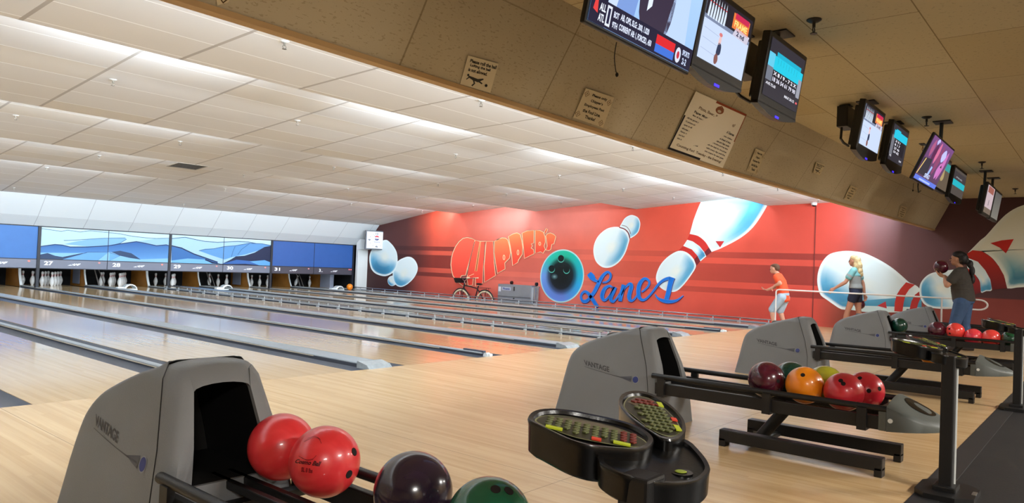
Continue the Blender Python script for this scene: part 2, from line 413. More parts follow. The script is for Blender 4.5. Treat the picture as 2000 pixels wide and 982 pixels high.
# soffit (slanted, hangs between the lane ceiling and the concourse ceiling)
def soffit_mat():
    m = bpy.data.materials.new('soffit_panel'); m.use_nodes = True; k = NT(m); bb = m.node_tree.nodes['Principled BSDF']
    tc = k.n('ShaderNodeTexCoord'); sp = k.n('ShaderNodeSeparateXYZ'); k.L.new(tc.outputs['Object'], sp.inputs[0])
    mp = k.n('ShaderNodeMapping'); mp.inputs['Scale'].default_value = (34, 90, 90); k.L.new(tc.outputs['Object'], mp.inputs[0])
    n = k.n('ShaderNodeTexNoise'); n.inputs['Scale'].default_value = 1; n.inputs['Detail'].default_value = 3; k.L.new(mp.outputs[0], n.inputs['Vector'])
    fl = k.m('MULTIPLY', k.m('GREATER_THAN', n.outputs['Fac'], .62), .4)
    n2 = k.n('ShaderNodeTexNoise'); n2.inputs['Scale'].default_value = 1.1; k.L.new(tc.outputs['Object'], n2.inputs['Vector'])
    col = k.mix(n2.outputs['Fac'], srgb((188, 176, 148)), srgb((208, 196, 168)))
    col = k.mix(fl, col, srgb((140, 118, 82)))
    col = k.mix(k.m('MULTIPLY', k.line(sp.outputs[0], 1.25, -.36, .006), .6), col, srgb((120, 100, 68)))
    col = k.mix(k.m('MULTIPLY', k.m('LESS_THAN', k.m('ABSOLUTE', k.m('SUBTRACT', sp.outputs[2], 2.58)), .004), .45), col, srgb((120, 100, 68)))
    k.L.new(col, bb.inputs['Base Color']); bb.inputs['Roughness'].default_value = .85
    return m
b = MB(); T = .16
secs = []
for X in sorted(set(SX+[0, 4.5, 9])):
    yb = float(np.interp(X, SX, SBY)); yt = float(np.interp(X, SX, STY))
    secs.append([(X, yb, ZS0), (X, yt, ZS1+.05), (X, yt+.2, ZS1+.45), (X, yb+.1, 3.1), (X, yb+.03, ZS0+.02)])
b.rows(secs, closed=True)
structure(b, 'ceiling_soffit', soffit_mat())
b = MB(); b.rows([[(X, float(np.interp(X, SX, SBY))-.012, ZS0-.004), (X, float(np.interp(X, SX, SBY))+.05, ZS0-.004), (X, float(np.interp(X, SX, SBY))+.05, ZS0+.02), (X, float(np.interp(X, SX, SBY))-.022, ZS0+.02)] for X in SX], closed=True)
structure(b, 'trim_1', mat('soffit_edge_wood', (190, 158, 112), .6))
# white slanted panel above the masking units
M_panel = ceiling_mat('white_panel_grid', (206, 212, 214), (166, 170, 174), (176, 180, 184), 1.115, 1.80, 9, 14.85, .007, .004, stain=.01)
structure(MB().rows and (lambda mb: (mb.rows([[(XL, 14.35, 2.30), (XW-.02, 14.35, 2.30)], [(XL, 14.86, 1.78), (XW-.02, 14.86, 1.78)], [(XL, 15.14, 1.565), (XW-.02, 15.14, 1.565)]]), mb)[1])(MB()), 'wall_panel_slanted', M_panel)
# ----------------------------------------------------------------- right wall with its graded colours
WKNOT = [  # px, top, mid, low   (mural paint as seen along the wall, light falling on it included)
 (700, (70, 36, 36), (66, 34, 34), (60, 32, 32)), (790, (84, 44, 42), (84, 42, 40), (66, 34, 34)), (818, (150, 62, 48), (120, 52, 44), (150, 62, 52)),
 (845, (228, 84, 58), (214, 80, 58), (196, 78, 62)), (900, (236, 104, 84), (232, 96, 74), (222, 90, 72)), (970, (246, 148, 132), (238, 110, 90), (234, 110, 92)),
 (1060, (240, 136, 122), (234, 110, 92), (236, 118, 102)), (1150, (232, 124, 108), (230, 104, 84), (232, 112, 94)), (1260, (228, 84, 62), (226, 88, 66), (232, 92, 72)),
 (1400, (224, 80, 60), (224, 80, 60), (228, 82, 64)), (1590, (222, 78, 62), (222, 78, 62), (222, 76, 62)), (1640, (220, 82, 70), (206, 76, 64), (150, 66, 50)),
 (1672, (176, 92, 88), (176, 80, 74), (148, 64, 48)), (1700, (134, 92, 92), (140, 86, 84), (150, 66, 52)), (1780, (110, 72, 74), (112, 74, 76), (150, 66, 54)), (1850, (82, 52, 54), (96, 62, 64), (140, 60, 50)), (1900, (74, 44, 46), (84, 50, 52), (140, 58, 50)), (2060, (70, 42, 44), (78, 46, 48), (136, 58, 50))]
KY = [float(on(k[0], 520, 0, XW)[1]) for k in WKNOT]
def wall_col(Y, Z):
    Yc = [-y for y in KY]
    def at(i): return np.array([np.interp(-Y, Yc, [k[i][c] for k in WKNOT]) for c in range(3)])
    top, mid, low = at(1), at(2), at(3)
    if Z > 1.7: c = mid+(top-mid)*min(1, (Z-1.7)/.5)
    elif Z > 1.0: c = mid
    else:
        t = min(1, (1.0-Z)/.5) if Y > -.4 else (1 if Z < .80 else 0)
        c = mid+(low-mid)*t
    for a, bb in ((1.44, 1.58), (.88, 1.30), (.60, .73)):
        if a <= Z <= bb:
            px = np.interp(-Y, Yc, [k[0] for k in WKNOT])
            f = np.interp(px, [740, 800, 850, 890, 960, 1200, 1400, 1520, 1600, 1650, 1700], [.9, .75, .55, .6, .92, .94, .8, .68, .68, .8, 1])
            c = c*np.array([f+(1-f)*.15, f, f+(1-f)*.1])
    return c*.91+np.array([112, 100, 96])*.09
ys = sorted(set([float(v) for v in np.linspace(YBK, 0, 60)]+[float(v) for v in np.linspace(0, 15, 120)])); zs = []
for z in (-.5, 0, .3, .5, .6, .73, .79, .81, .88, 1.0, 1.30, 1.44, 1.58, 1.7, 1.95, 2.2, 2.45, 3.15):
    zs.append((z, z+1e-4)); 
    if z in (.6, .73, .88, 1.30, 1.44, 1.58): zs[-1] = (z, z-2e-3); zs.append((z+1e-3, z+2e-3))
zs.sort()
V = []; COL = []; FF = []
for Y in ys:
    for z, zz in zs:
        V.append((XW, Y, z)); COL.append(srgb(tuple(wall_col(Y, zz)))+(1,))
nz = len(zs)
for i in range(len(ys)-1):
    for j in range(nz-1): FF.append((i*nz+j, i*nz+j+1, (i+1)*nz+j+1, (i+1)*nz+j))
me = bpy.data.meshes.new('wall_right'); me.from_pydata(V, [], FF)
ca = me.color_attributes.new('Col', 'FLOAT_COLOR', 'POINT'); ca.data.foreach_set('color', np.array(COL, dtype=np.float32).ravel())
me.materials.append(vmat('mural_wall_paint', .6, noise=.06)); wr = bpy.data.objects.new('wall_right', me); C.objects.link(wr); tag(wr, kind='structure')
structure(MB().box(XW+.005, XW+.15, YBK, 18, -.5, 3.2), 'wall_right_core', M_dark)
structure(MB().box(XW-.012, XW-.001, on(1590, 520, 0, XW)[1]-.01, on(1590, 520, 0, XW)[1]+.008, 0, 2.66), 'trim_2', mat('wall_joint', (120, 45, 40), .7))
structure(MB().box(XW-.03, XW-.001, YBK, -1.9, 0, .07), 'baseboard_right', M_black)
# ================================================================= LANES, GUTTERS, CAPPING
YE = 17.6; YK = 16.38
SPOT = {22: 'in the unseen far left, first of all', 23: 'far left, beyond the nearest ball return', 24: 'running along the left edge of the view', 25: 'left half of the cut-off blue unit', 26: 'right half of the cut-off blue unit', 27: 'left half of the snowy picture',
        28: 'right half of the snowy picture', 29: 'left half of the valley picture', 30: 'right half of the valley picture', 31: 'left half of the plain blue unit', 32: 'right half of the plain blue unit'}
GAPS = []      # (x0, x1, wide?) of every gap between lanes
for k in range(-2, 4):
    GAPS.append((k*PP, k*PP+W2, True)); GAPS.append((k*PP+W2+LW, k*PP+W2+LW+W3, False))
GAPS = GAPS[:-1]; GAPS.append((3*PP+W2+LW, 3*PP+W2+LW+.235, False))
LANEX = {}
num = 22
for (a, b_) in zip(GAPS, GAPS[1:]):
    LANEX[num] = (a[1], b_[0]); num += 1
for n, (x0, x1) in LANEX.items():
    t = empty('bowling_lane', ((x0+x1)/2, 0, 0), f'polished maple bowling lane, {SPOT[n]}' if n < 25 else f'polished maple lane ending under the {SPOT[n]}', 'lane', 'polished maple lanes')
    o = MB().box(-LW/2, LW/2, .002, YE, -.045, 0).build('lane_boards', M_lane, t)
structure(MB().box(XL, GAPS[0][0], .002, YE, -.1, 0), 'floor_lane_far_left', M_lane)
YG = 16.34
def gutter(xa, xb, parent, name='gutter'):
    b = MB(); n = 10; R = []
    for y in (.002, YG):
        R.append([(xa+(xb-xa)*i/n, y, -.004-.055*math.sin(PI*i/n)**.8) for i in range(n+1)])
    b.rows(R); b.rows([[(xa, .002, -.012), (xa, .002, -.1), (xb, .002, -.1), (xb, .002, -.012)]]*1+[[(xa, .0021, -.012), (xa, .0021, -.1), (xb, .0021, -.1), (xb, .0021, -.012)]])
    return b.build(name, M_gut, parent, smooth=True)
for i, (x0, x1, wide) in enumerate(GAPS):
    n = 21+i; last = i == len(GAPS)-1
    xc = (x0+x1)/2
    lab = (f'grey gutters ending at the left border of the {SPOT[max(25, n+1)]}' if n >= 24 else f'grey gutters and capping strip, {SPOT[n+1]}' if n > 21 else 'grey gutters and capping strip, leftmost of all') if not last else 'grey gutter along the red mural wall side'
    t = empty('lane_divider', (xc, 0, 0), lab, 'gutter', 'gutters with capping between the lanes')
    gw = .205
    if last:
        gutter(x0-xc, x1-xc, t); continue
    hw = (x1-x0)/2
    gutter(-hw, -hw+gw, t); gutter(hw-gw, hw, t)
    cw = hw-gw
    if wide:
        b = MB(); b.prism([(-cw, .030), (-cw, .038), (-cw+.01, .044), (cw-.01, .044), (cw, .038), (cw, .030)], 'y', .12, YG)
        b.build('capping', M_cap, t)
        b = MB(); b.box(-cw+.002, cw-.002, .1, YG, -.06, .032); b.build('capping_side', M_gutd, t)
        b = MB(); b.box(-cw-.004, -cw+.004, .9, YG, .024, .031); b.build('capping_edge', M_capedge, t)
        b = MB(); b.prism([(-.03, -.008), (.02, .034), (.14, .056), (.17, .056), (.17, -.008)], 'x', -cw-.012, cw+.012)
        b.box(-cw*.55, cw*.55, .0, .02, .0, .02, .003)
        b.build('end_cap', mat('clear_end_cap', (150, 157, 160), .25, noise=.1, nscale=30), t, bevel=0)
    else:
        b = MB(); b.prism([(-cw-.012, .018), (-cw-.012, .028), (-cw+.002, .034), (cw-.002, .034), (cw+.012, .028), (cw+.012, .018)], 'y', .12, YG)
        b.build('capping', M_cap, t)
        b = MB(); b.box(-cw, cw, .1, YG, -.06, .02); b.build('capping_side', M_gutd, t)
        b = MB(); b.box(-cw-.016, -cw-.010, .8, YG, .010, .018); b.build('capping_edge', M_capedge, t)
        b = MB(); b.cyl((-cw*1.2, .06, .0), (cw*1.2, .06, .0), .035, 14); b.box(-cw*.9, cw*.9, -.01, .05, -.03, .028, .01); b.build('end_cap', M_white, t)
        b = MB(); b.box(-cw*.9, cw*.9, .10, .42, .03, .052, .005); b.build('roller_bracket', M_gut, t)
structure(MB().box(GAPS[-1][1], 11.69, 0, YE, -.45, .02), 'trim_3', M_cap)
# bumper rails with posts: on both sides of the gap between lanes 28 and 29, and along the wall
def bumper(x, y0, y1, label, step=.72, h=.10, dx=.09, zlow=True):
    t = empty('bumper_rail', (x, 0, 0), label, 'bumper rail')
    b = MB(); b.tube([(0, y0, h), (0, y1, h)], .015, 8); b.build('rail', M_chrome, t, smooth=True)
    b = MB(); b.tube([(dx, y0, .03), (dx, y1, .03)], .008, 8); b.build('lower_rail', M_cap, t, smooth=True)
    y = y0+.05; b = None
    while y < y1:
        b = MB(); b.box(-.008, .008, y-.011, y+.011, -.03, h); b.box(min(0, dx), max(0, dx), y-.009, y+.009, .0, .014); b.build('bracket', mat('pale_bracket', (188, 194, 196), .4), t); y += step
g = GAPS[9]
gx = {i+21: g for i, g in enumerate(GAPS)}
bumper(gx[28][1]-.12, .5, 15.05, 'metal bumper rail on the far side of the capping in mid lanes')
bumper(gx[28][0]+.10, .5, 15.05, 'metal bumper rail on the near side of the capping in mid lanes', dx=-.06)
bumper(gx[32][1]-.03, .35, 15.05, 'metal bumper rail on short brackets along the red wall', step=.65, dx=-.15, h=.085)
# ================================================================= PIN DECKS
M_kb = mat('orange_brown_kickback', (178, 118, 48), .45, noise=.2, nscale=2.5)
M_pin = mat('white_pin_coating', (244, 244, 240), .25)
M_pinred = mat('red_pin_stripe', (196, 34, 44), .35)
M_post = mat('dark_frame', (28, 30, 38), .5)
M_rub = mat('grey_flap', (128, 134, 150), .6)
for i, (x0, x1, wide) in enumerate(GAPS):
    n = 21+i; xc = (x0+x1)/2
    if n < 24: continue
    lab = f'orange-brown kickback, left border of the {SPOT[n+1]}' if n < 32 else 'orange-brown kickback wall with white edge, last before the end wall'
    t = empty('kickback', (xc, YK, 0), lab, 'kickback', 'kickback walls between the pin decks')
    pr = [(0, -.02), (.03, .05), (.10, .17), (.17, .32), (.20, .46), (.22, .62), (1.2, .62), (1.2, -.02)]
    b = MB(); b.prism(pr, 'x', -.07 if wide else -.03, -.05 if wide else .03)
    b.build('side_panel', M_kb, t)
    b = MB(); R = []
    for (y, z) in pr[:6]: R.append([(-.03 if not wide else -.085, y-.02, z), (-.03 if not wide else -.085, y+.006, z), (.03 if not wide else -.045, y+.006, z), (.03 if not wide else -.045, y-.02, z)])
    b.rows(R, closed=True)
    b.build('edge_band', mat('pale_edge_band', (214, 216, 212), .4), t, smooth=True)
    if n in (27, 30):
        MB().box(-.10, -.088, .45, .95, .05, .56).build('grey_plate', M_rub, t)
    if n in (25, 27, 29, 31):   # ball lift chute in the wide gap
        b = MB(); b.tube([(.12, .05, .52), (.16, -.02, .32), (.22, -.10, .02)], .018, 8); b.tube([(.22, .1, .56), (.30, 0, .3), (.36, -.1, .02)], .012, 8); b.build('ball_lift_track', mat('dull_steel', (86, 78, 72), .5, metal=.2), t, smooth=True)
structure(MB().box(XL, 11.66, 17.62, 17.7, -.2, 1.5), 'wall_pit_curtain', mat('pit_curtain', (10, 10, 12), .9))
pinprof = [(.0286, 0), (.0300, .008), (.0364, .02), (.0500, .06), (.0600, .105), (.0604, .12), (.0575, .15), (.0480, .19), (.0350, .22), (.0270, .245), (.0236, .265), (.0240, .28), (.0270, .305), (.0318, .335), (.0322, .345), (.0290, .362), (.0200, .375), (.0080, .381)]
OFF = {1: (0, 0), 2: (-.5, 1), 3: (.5, 1), 4: (-1, 2), 5: (0, 2), 6: (1, 2), 7: (-1.5, 3), 8: (-.5, 3), 9: (.5, 3), 10: (1.5, 3)}
RACK = {27: range(1, 11), 28: (1, 2, 3, 4, 5, 6, 8, 9, 10), 29: (8, 9, 1, 3, 6), 30: (8, 9, 6, 10), 31: (8, 9, 10), 32: (8, 10), 26: (3, 6, 10)}
LEAN = {(32, 8): .5, (30, 8): .0}
pin0 = empty('bowling_pin', (0, 0, 0)); MB().lathe(pinprof, 20).build('body', M_pin, pin0, smooth=True)
b = MB()
for z in (.262, .292): b.lathe([(r+.0008, z+d) for r, d in ((.0243 if z < .28 else .0262, -.005), (.0243 if z < .28 else .0262, .005))], 20)
b.build('neck_stripe', M_pinred, pin0, smooth=True)
first = True
for n, ks in RACK.items():
    x0, x1 = LANEX[n]; xm = (x0+x1)/2
    for k in ks:
        a, r_ = OFF[k]; loc = (xm+a*.3048, 16.55+r_*.264, .0)
        lab = f'white red-striped pin standing under the {SPOT[n]}'
        if first: o = pin0; first = False; o.location = loc
        else: o = dup(pin0, loc)
        if (n, k) in LEAN:
            o.rotation_euler = (0, LEAN[(n, k)]*.5, 0); lab = 'white pin leaning over beside the last kickback'; o.location.z = .02
        tag(o, lab, 'bowling pin', f'pins standing under number {n}' if (n, k) not in LEAN else None)
# white moulded gutter guards at the pit end and the loose orange ball
def guard(px, py, lab):
    q = on(px, py, 2, 0.0)
    t = empty('pit_end_guard', (q[0], q[1], 0), lab, 'guard', 'white guards at the pit end of the gutters')
    b = MB(); R = []
    for i in range(8):
        th = PI*i/7; R.append([(.02+.17*math.cos(th)*s, -.06+yy, .005+.15*math.sin(th)*s) for yy, s in ((0, .8), (.03, 1), (.22, 1), (.26, .8))])
    b.rows(R); b.box(-.14, .18, -.06, .2, 0, .03, .01); b.build('shell', M_white, t, smooth=True)
    MB().box(-.30, -.13, -.02, .14, 0, .075, .02).build('side_block', M_white, t)
guard(253, 566, 'white moulded guard on the gutter end under the snowy mountain picture'); guard(442, 566, 'white moulded guard on the gutter end under the deep-valley picture'); guard(662, 567, 'white moulded guard on the gutter end beside the loose orange ball')
# ================================================================= MASKING UNITS
YM = 15.18; ZB0, ZB1, ZT = .50, .725, 1.56
M_band = mat('masking_grey_band', (112, 116, 130), .5)
M_bandd = mat('masking_dark_band', (70, 66, 76), .5)
M_blue = mat('masking_blue', (50, 104, 168), .5, noise=.03); M_blued = mat('masking_deep_blue', (40, 84, 152), .5, noise=.03)
PB = [-1.28, .34, 1.95, 3.56, 5.20, 6.81, 8.42, 10.02, 11.64]
V_art = vmat('artwork_print', .5)
def mask_mp(px, py, h): 
    q = on(px, py, 1, YM-.004-h); return q
def amf(P, X, Z, s=1.0):
    P.poly([(X-.14*s, Z-.03), (X-.02*s, Z+.012), (X+.0*s, Z+.03), (X-.06*s, Z-.005), (X-.06*s, Z-.03)], (235, 235, 240), 2)
    P.text('AMF', [(X-.06*s, Z-.03), (X+.13*s, Z-.03), (X+.17*s, Z+.03), (X-.0*s, Z+.03)], (240, 240, 244), 2)
ART = {
27: [('p', [(318,330),(1362,385),(1362,640),(318,612)], (216,240,250), 1), 
     ('p', [(318,352),(400,362),(490,375),(540,365),(640,380),(720,370),(870,385),(960,395),(1060,415),(1180,428),(1250,432),(1362,430),(1362,640),(318,612)], (200,230,246), 2),
     ('r', [(318,352),(400,362),(490,375),(540,365),(640,380),(720,370),(870,385),(960,395),(1060,415),(1180,428),(1250,432),(1362,430)], 4, (60,100,130), 3),
     ('p', [(510,478),(600,458),(700,440),(830,430),(1000,428),(1012,438),(960,470),(880,492),(700,497),(620,487)], (140,190,232), 3),
     ('r', [(510,448),(600,445),(700,438),(830,430),(1000,428),(1012,438),(960,470),(880,490)], 4, (66,104,140), 4),
     ('p', [(1100,455),(1250,432),(1362,434),(1362,500),(1200,490)], (168,208,240), 3),
     ('g', [(318,495),(440,480),(500,485),(560,500),(700,500),(870,490),(960,475),(1090,457),(1160,470),(1250,490),(1330,483),(1362,490),(1362,592),(1120,598),(1000,560),(880,541),(600,548),(318,545)], (54,104,168), 4, (104,164,220)),
     ('r', [(318,495),(440,480),(500,485),(560,500),(700,500),(870,490),(960,475),(1090,457),(1160,470),(1250,490),(1330,483),(1362,490)], 7, (28,52,96), 5),
     ('p', [(318,545),(600,548),(880,541),(1000,560),(1120,598),(1362,592),(1362,640),(318,612)], (150,204,240), 4),
     ('p', [(318,560),(380,548),(440,570),(500,580),(650,550),(700,545),(590,575),(500,603),(318,606)], (52,72,104), 6),
     ('p', [(500,606),(640,560),(700,541),(868,541),(780,614)], (116,176,228), 5), ('r', [(500,606),(640,560),(700,541),(868,541),(780,614)], 4, (60,90,130), 7),
     ('p', [(875,545),(960,570),(875,612)], (120,180,230), 5), ('r', [(875,545),(960,570),(875,612)], 4, (60,90,130), 7),
     ('p', [(890,540),(960,530),(1050,550),(1125,600),(1040,588),(960,570)], (52,74,108), 6)],
29: [('p', [(1370,390),(2440,455),(2440,655),(1370,634)], (214,240,250), 1),
     ('p', [(1370,432),(1480,422),(1637,455),(1740,462),(1800,460),(1900,455),(1985,460),(2110,484),(2180,500),(2180,640),(1370,634)], (184,220,244), 2),
     ('r', [(1370,432),(1480,422),(1560,440),(1637,455),(1740,463),(1800,460),(1900,455),(1985,460),(2110,484),(2170,492)], 5, (44,84,124), 3),
     ('p', [(1590,530),(1640,518),(1710,514),(1795,496),(1880,490),(1995,470),(2095,474),(2165,488),(2060,530),(1960,560),(1860,580),(1795,600),(1700,570)], (106,164,216), 4),
     ('r', [(1590,530),(1640,518),(1710,514),(1795,496),(1880,490),(1995,470),(2095,474),(2165,488)], 4, (40,76,120), 5),
     ('r', [(1880,494),(1860,540),(1850,580)], 3, (50,90,140), 5), ('r', [(1995,472),(1930,520),(1900,562)], 3, (50,90,140), 5),
     ('p', [(1370,492),(1450,510),(1550,560),(1637,590),(1740,625),(1740,640),(1370,610)], (62,118,180), 4),
     ('r', [(1370,490),(1450,508),(1550,556),(1637,586),(1740,622)], 9, (26,44,84), 6),
     ('p', [(1370,608),(1500,592),(1637,600),(1700,640),(1370,640)], (130,194,240), 6),
     ('p', [(2185,492),(2115,500),(2035,545),(1955,570),(1885,575),(1845,600),(1785,630),(1885,640),(1995,615),(2180,625)], (34,44,76), 6),
     ('p', [(1785,632),(1890,602),(2000,612),(2100,650),(1760,650)], (62,110,180), 7),
     ('p', [(1995,615),(2115,605),(2185,622),(2185,655),(2070,650)], (108,178,234), 8),
     ('r', [(1640,600),(1700,625),(1760,640),(1830,642),(1960,640),(2080,655)], 12, (24,38,76), 8)]}
for u in range(4):
    na = 25+2*u; x0, xm, x1 = PB[2*u], PB[2*u+1], PB[2*u+2]
    t = empty('masking_unit', (0, 0, 0), {25: 'blue masking unit at the left edge over lanes 25 and 26', 27: 'masking unit with snowy mountain ridges picture, left of the two pictures', 29: 'masking unit with deep dark valley picture, right of the two pictures', 31: 'plain blue masking unit over lanes 31 and 32'}[na], 'masking unit', 'masking units above the pin decks')
    for a, c, pa, pc in ((x0, xm, .037, .008), (xm, x1, .008, .037)):
        m_ = {25: M_blue, 31: M_blued}.get(na)
        if m_: MB().box(a+pa, c-pc, YM-.003, YM+.05, ZB1+.015, ZT-.015).build('picture_panel', m_, t)
        else: MB().box(a+pa, c-pc, YM-.003, YM+.05, ZB1+.015, ZT-.015).build('picture_panel', mat('masking_pale', (216, 238, 248), .5), t)
        MB().box(a+pa, c-pc, YM-.01, YM+.05, ZB0+.012, ZB1, .004).build('number_band', M_bandd if na == 31 else M_band, t)
    if na in ART:
        P = Paint(mask_mp, .0008)
        lim0, lim1 = (318, 1362) if na == 27 else (1370, 2180)
        for it in ART[na]:
            cc = [(min(max(x, lim0), lim1)/4.0925, 360+y/4.0925) for x, y in it[1]]
            if it[0] == 'p': P.poly(cc, it[2], it[3])
            elif it[0] == 'g': P.poly(cc, it[2], it[3], it[4])
            else: P.ribbon(cc, it[2]/4.0925, it[3], it[4])
        P.c = [(c_[0]*.72, c_[1]*.74, c_[2]*.78, 1) for c_ in P.c]
        # keep the print inside its panel
        for i, v in enumerate(P.v): P.v[i] = (min(max(v[0], x0+.04), x1-.04), v[1], min(max(v[2], ZB1+.02), ZT-.02))
        P.build('mountain_picture', V_art, t)
    b = MB()
    b.box(x0+.036, x1-.036, YM-.012, YM+.06, ZT-.018, ZT+.006); b.box(x0+.036, x1-.036, YM-.012, YM+.06, ZB0-.004, ZB0+.014); b.box(x0+.036, x1-.036, YM-.008, YM+.05, ZB1-.006, ZB1+.02)
    b.box(xm-.008, xm+.008, YM-.008, YM+.05, ZB1, ZT)
    b.build('frame', M_post, t)
    MB().box(x0-.035, x0+.035, YM-.03, YM+.06, .016, ZT+.01, .005).build('post', M_post, t)
    if na == 31: MB().box(x1-.03, x1+.03, YM-.03, YM+.06, 0, ZT+.01, .005).build('post', M_post, t)
    for q, (a, c) in enumerate(((x0, xm), (xm, x1))):
        n = na+q; X = a+.13
        P = Paint(lambda a_, c_, h: (a_, YM-.0115-h, c_))
        if n == 32:
            P.text('3', [(X+.08, .585), (X+.15, .585), (X+.15, .69), (X+.08, .69)], (240, 240, 242), 1); P.rect(X+.17, .585, X+.23, .602, (220, 220, 224), 1)
        else: P.text(str(n), [(X, .585), (X+.2, .585), (X+.2, .69), (X, .69)], (244, 244, 246), 1)
        P.build('lane_number', vmat('white_print', .5), t)
        P = Paint(lambda a_, c_, h: (a_, YM-.0115-h, c_)); amf(P, a+.80, .62); P.build('logo', vmat('white_print', .5), t)
    for q, (a, c) in enumerate(((x0, xm), (xm, x1))):
        P = Paint(lambda a_, c_, h: (a_, YM-.0115-h, c_))
        if na == 31 and q == 1: P.disc(c-.16, .69, .03, .022, (255, 120, 130)); P.disc(c-.08, .69, .03, .022, (255, 120, 130))
        else: P.disc(c-.2, .68, .03, .022, (255, 150, 140) if q or na == 25 else (220, 150, 150))
        P.build('indicator_lamp', vmat('lamp_glow', .5, emit=1.0), t)
t = tag(MB().box(11.30, 11.46, 16.0, 16.6, 0.0, .56, .01).build('grey_cabinet', M_rub), 'pale grey upright cabinet in the dark beside the last kickback', 'cabinet')
# ================================================================= WALL MURAL (painted on the right wall)
mural = empty('wall_mural', (0, 0, 0), 'large painted mural of bowling pins, a ball and lettering on the red wall', 'mural')
mural.location = (0, 0, 0)
V_paint = vmat('mural_paint', .55)
def wall_mp(px, py, h):
    return on(px, py, 0, XW-.002-h)
def CR(ox, oy, s, pts): return [(ox+x/s, oy+y/s) for x, y in pts]
def clamp(c): return tuple(max(0, min(255, v)) for v in c)
def lerp(a, b_, t): return tuple(a[i]+(b_[i]-a[i])*max(0, min(1, t)) for i in range(3))
def shade_pin(dirx, diry, rad, edge=(92, 168, 206), deep=(40, 110, 150), white=(226, 242, 244)):
    """painted airbrush look of a mural pin: blue towards one flank, white elsewhere"""
    def f(k):
        def g(dx, dy):
            d = (dx*dirx+dy*diry)/rad
            s = max(0, d)
            c = lerp(white, edge, s*k*1.3); return lerp(c, deep, (s-.75)*k*1.2)
        return g
    return f
def paint_pin(P, pts, ctr, direction, rad, layer=3, **k):
    f = shade_pin(direction[0], direction[1], rad, **k); o = (236, 250, 252)
    P.grad(pts, ctr, [(0, o), (.05, o), (.12, f(.95)), (.25, f(1.1)), (.42, f(.75)), (.6, f(.3)), (.85, (232, 242, 236)), (1.0, (236, 243, 236))], layer)
# two pins at the far left
P = Paint(wall_mp)
A = smooth_closed(CR(710, 440, 7.556, [(340,215),(400,260),(450,320),(490,400),(503,500),(495,590),(465,660),(410,715),(330,748),(250,740),(170,705),(120,650),(95,580),(85,500),(95,420),(130,350),(200,280),(270,230)]), 4)
Bp = smooth_closed(CR(710, 440, 7.556, [(430,700),(445,630),(480,560),(530,510),(590,480),(650,462),(715,475),(770,530),(800,610),(790,690),(740,780),(670,850),(600,895),(540,908),(480,880),(440,810)]), 4)
Hd = smooth_closed(CR(710, 440, 7.556, [(440,745),(395,750),(365,780),(355,820),(370,865),(410,893),(455,885),(480,860),(470,800)]), 4)
paint_pin(P, Hd, (763.5, 548), (-.6, .6), 7, 2)
paint_pin(P, Bp, (788, 535), (-.35, .75), 24, 3)
P.build('painted_pin_low_left', V_paint, mural)
P = Paint(wall_mp); paint_pin(P, A, (752, 500), (-.35, .85), 27, 5); P.build('painted_pin_far_left', V_paint, mural)
# the pin above the script
P = Paint(wall_mp)
o4 = lambda pts: CR(1040, 380, 4.0925, pts)
Hd = smooth_closed(o4([(800,163),(845,185),(862,235),(845,300),(800,340),(770,345),(735,300),(700,262),(712,230),(735,192),(765,170)]), 4)
By = smooth_closed(o4([(775,345),(765,400),(740,470),(700,530),(650,570),(600,585),(550,575),(505,530),(487,460),(495,390),(530,325),(590,275),(650,258),(700,262),(745,290)]), 4)
paint_pin(P, Hd, o4([(790, 245)])[0], (.7, .3), 18, 3); paint_pin(P, By, o4([(630, 420)])[0], (.75, .35), 34, 4)
P.ribbon(smooth_open(o4([(694,262),(735,275),(765,305),(778,348)])), 2.0, (120, 30, 36), 6); P.ribbon(smooth_open(o4([(712,244),(750,255),(775,285),(785,315)])), 1.0, (110, 60, 70), 6)
P.build('painted_pin_middle', V_paint, mural)
# the tall pin reaching the ceiling
P = Paint(wall_mp); o5 = lambda pts: CR(1300, 380, 3.778, pts)
body = smooth_open(o5([(178,290),(240,305),(290,345),(320,390),(340,422)]), 4)+smooth_open(o5([(400,400),(500,350),(580,300),(650,235),(710,150),(755,70),(790,-20)]), 4)+smooth_open(o5([(330,-60),(290,0),(262,50),(235,110),(205,190)]), 4)
paint_pin(P, body, (1408, 430), (.8, .15), 60, 3)
stripe = o5([(160,333),(200,345),(250,380),(290,430),(300,455),(257,492),(235,450),(195,405),(130,378)])
paint_pin(P, stripe, o5([(222, 410)])[0], (.8, .4), 18, 3)
head = smooth_closed(CR(1040, 380, 4.0925, [(1165,450),(1230,460),(1285,510),(1307,570),(1270,640),(1200,730),(1140,775),(1070,770),(1015,735),(988,680),(995,620),(1030,550),(1090,490)]), 4)
paint_pin(P, head, (1320, 530), (.8, .35), 34, 3)
P.poly(o5([(178,290),(240,305),(290,345),(320,390),(340,422),(300,455),(290,430),(250,380),(200,345),(160,333)]), (200, 48, 42), 2); P.poly(o5([(320,390),(340,422),(300,455),(285,425)]), (112, 34, 40), 4)
P.poly(o5([(130,378),(195,405),(235,450),(257,492),(227,525),(210,480),(180,440),(130,418),(92,415)]), (200, 48, 42), 2); P.poly(o5([(235,450),(257,492),(227,525),(210,480)]), (120, 36, 42), 4)
P.poly(o5([(368,343),(433,343),(402,390)]), (190, 46, 46), 12)
P.build('painted_pin_tall', V_paint, mural)
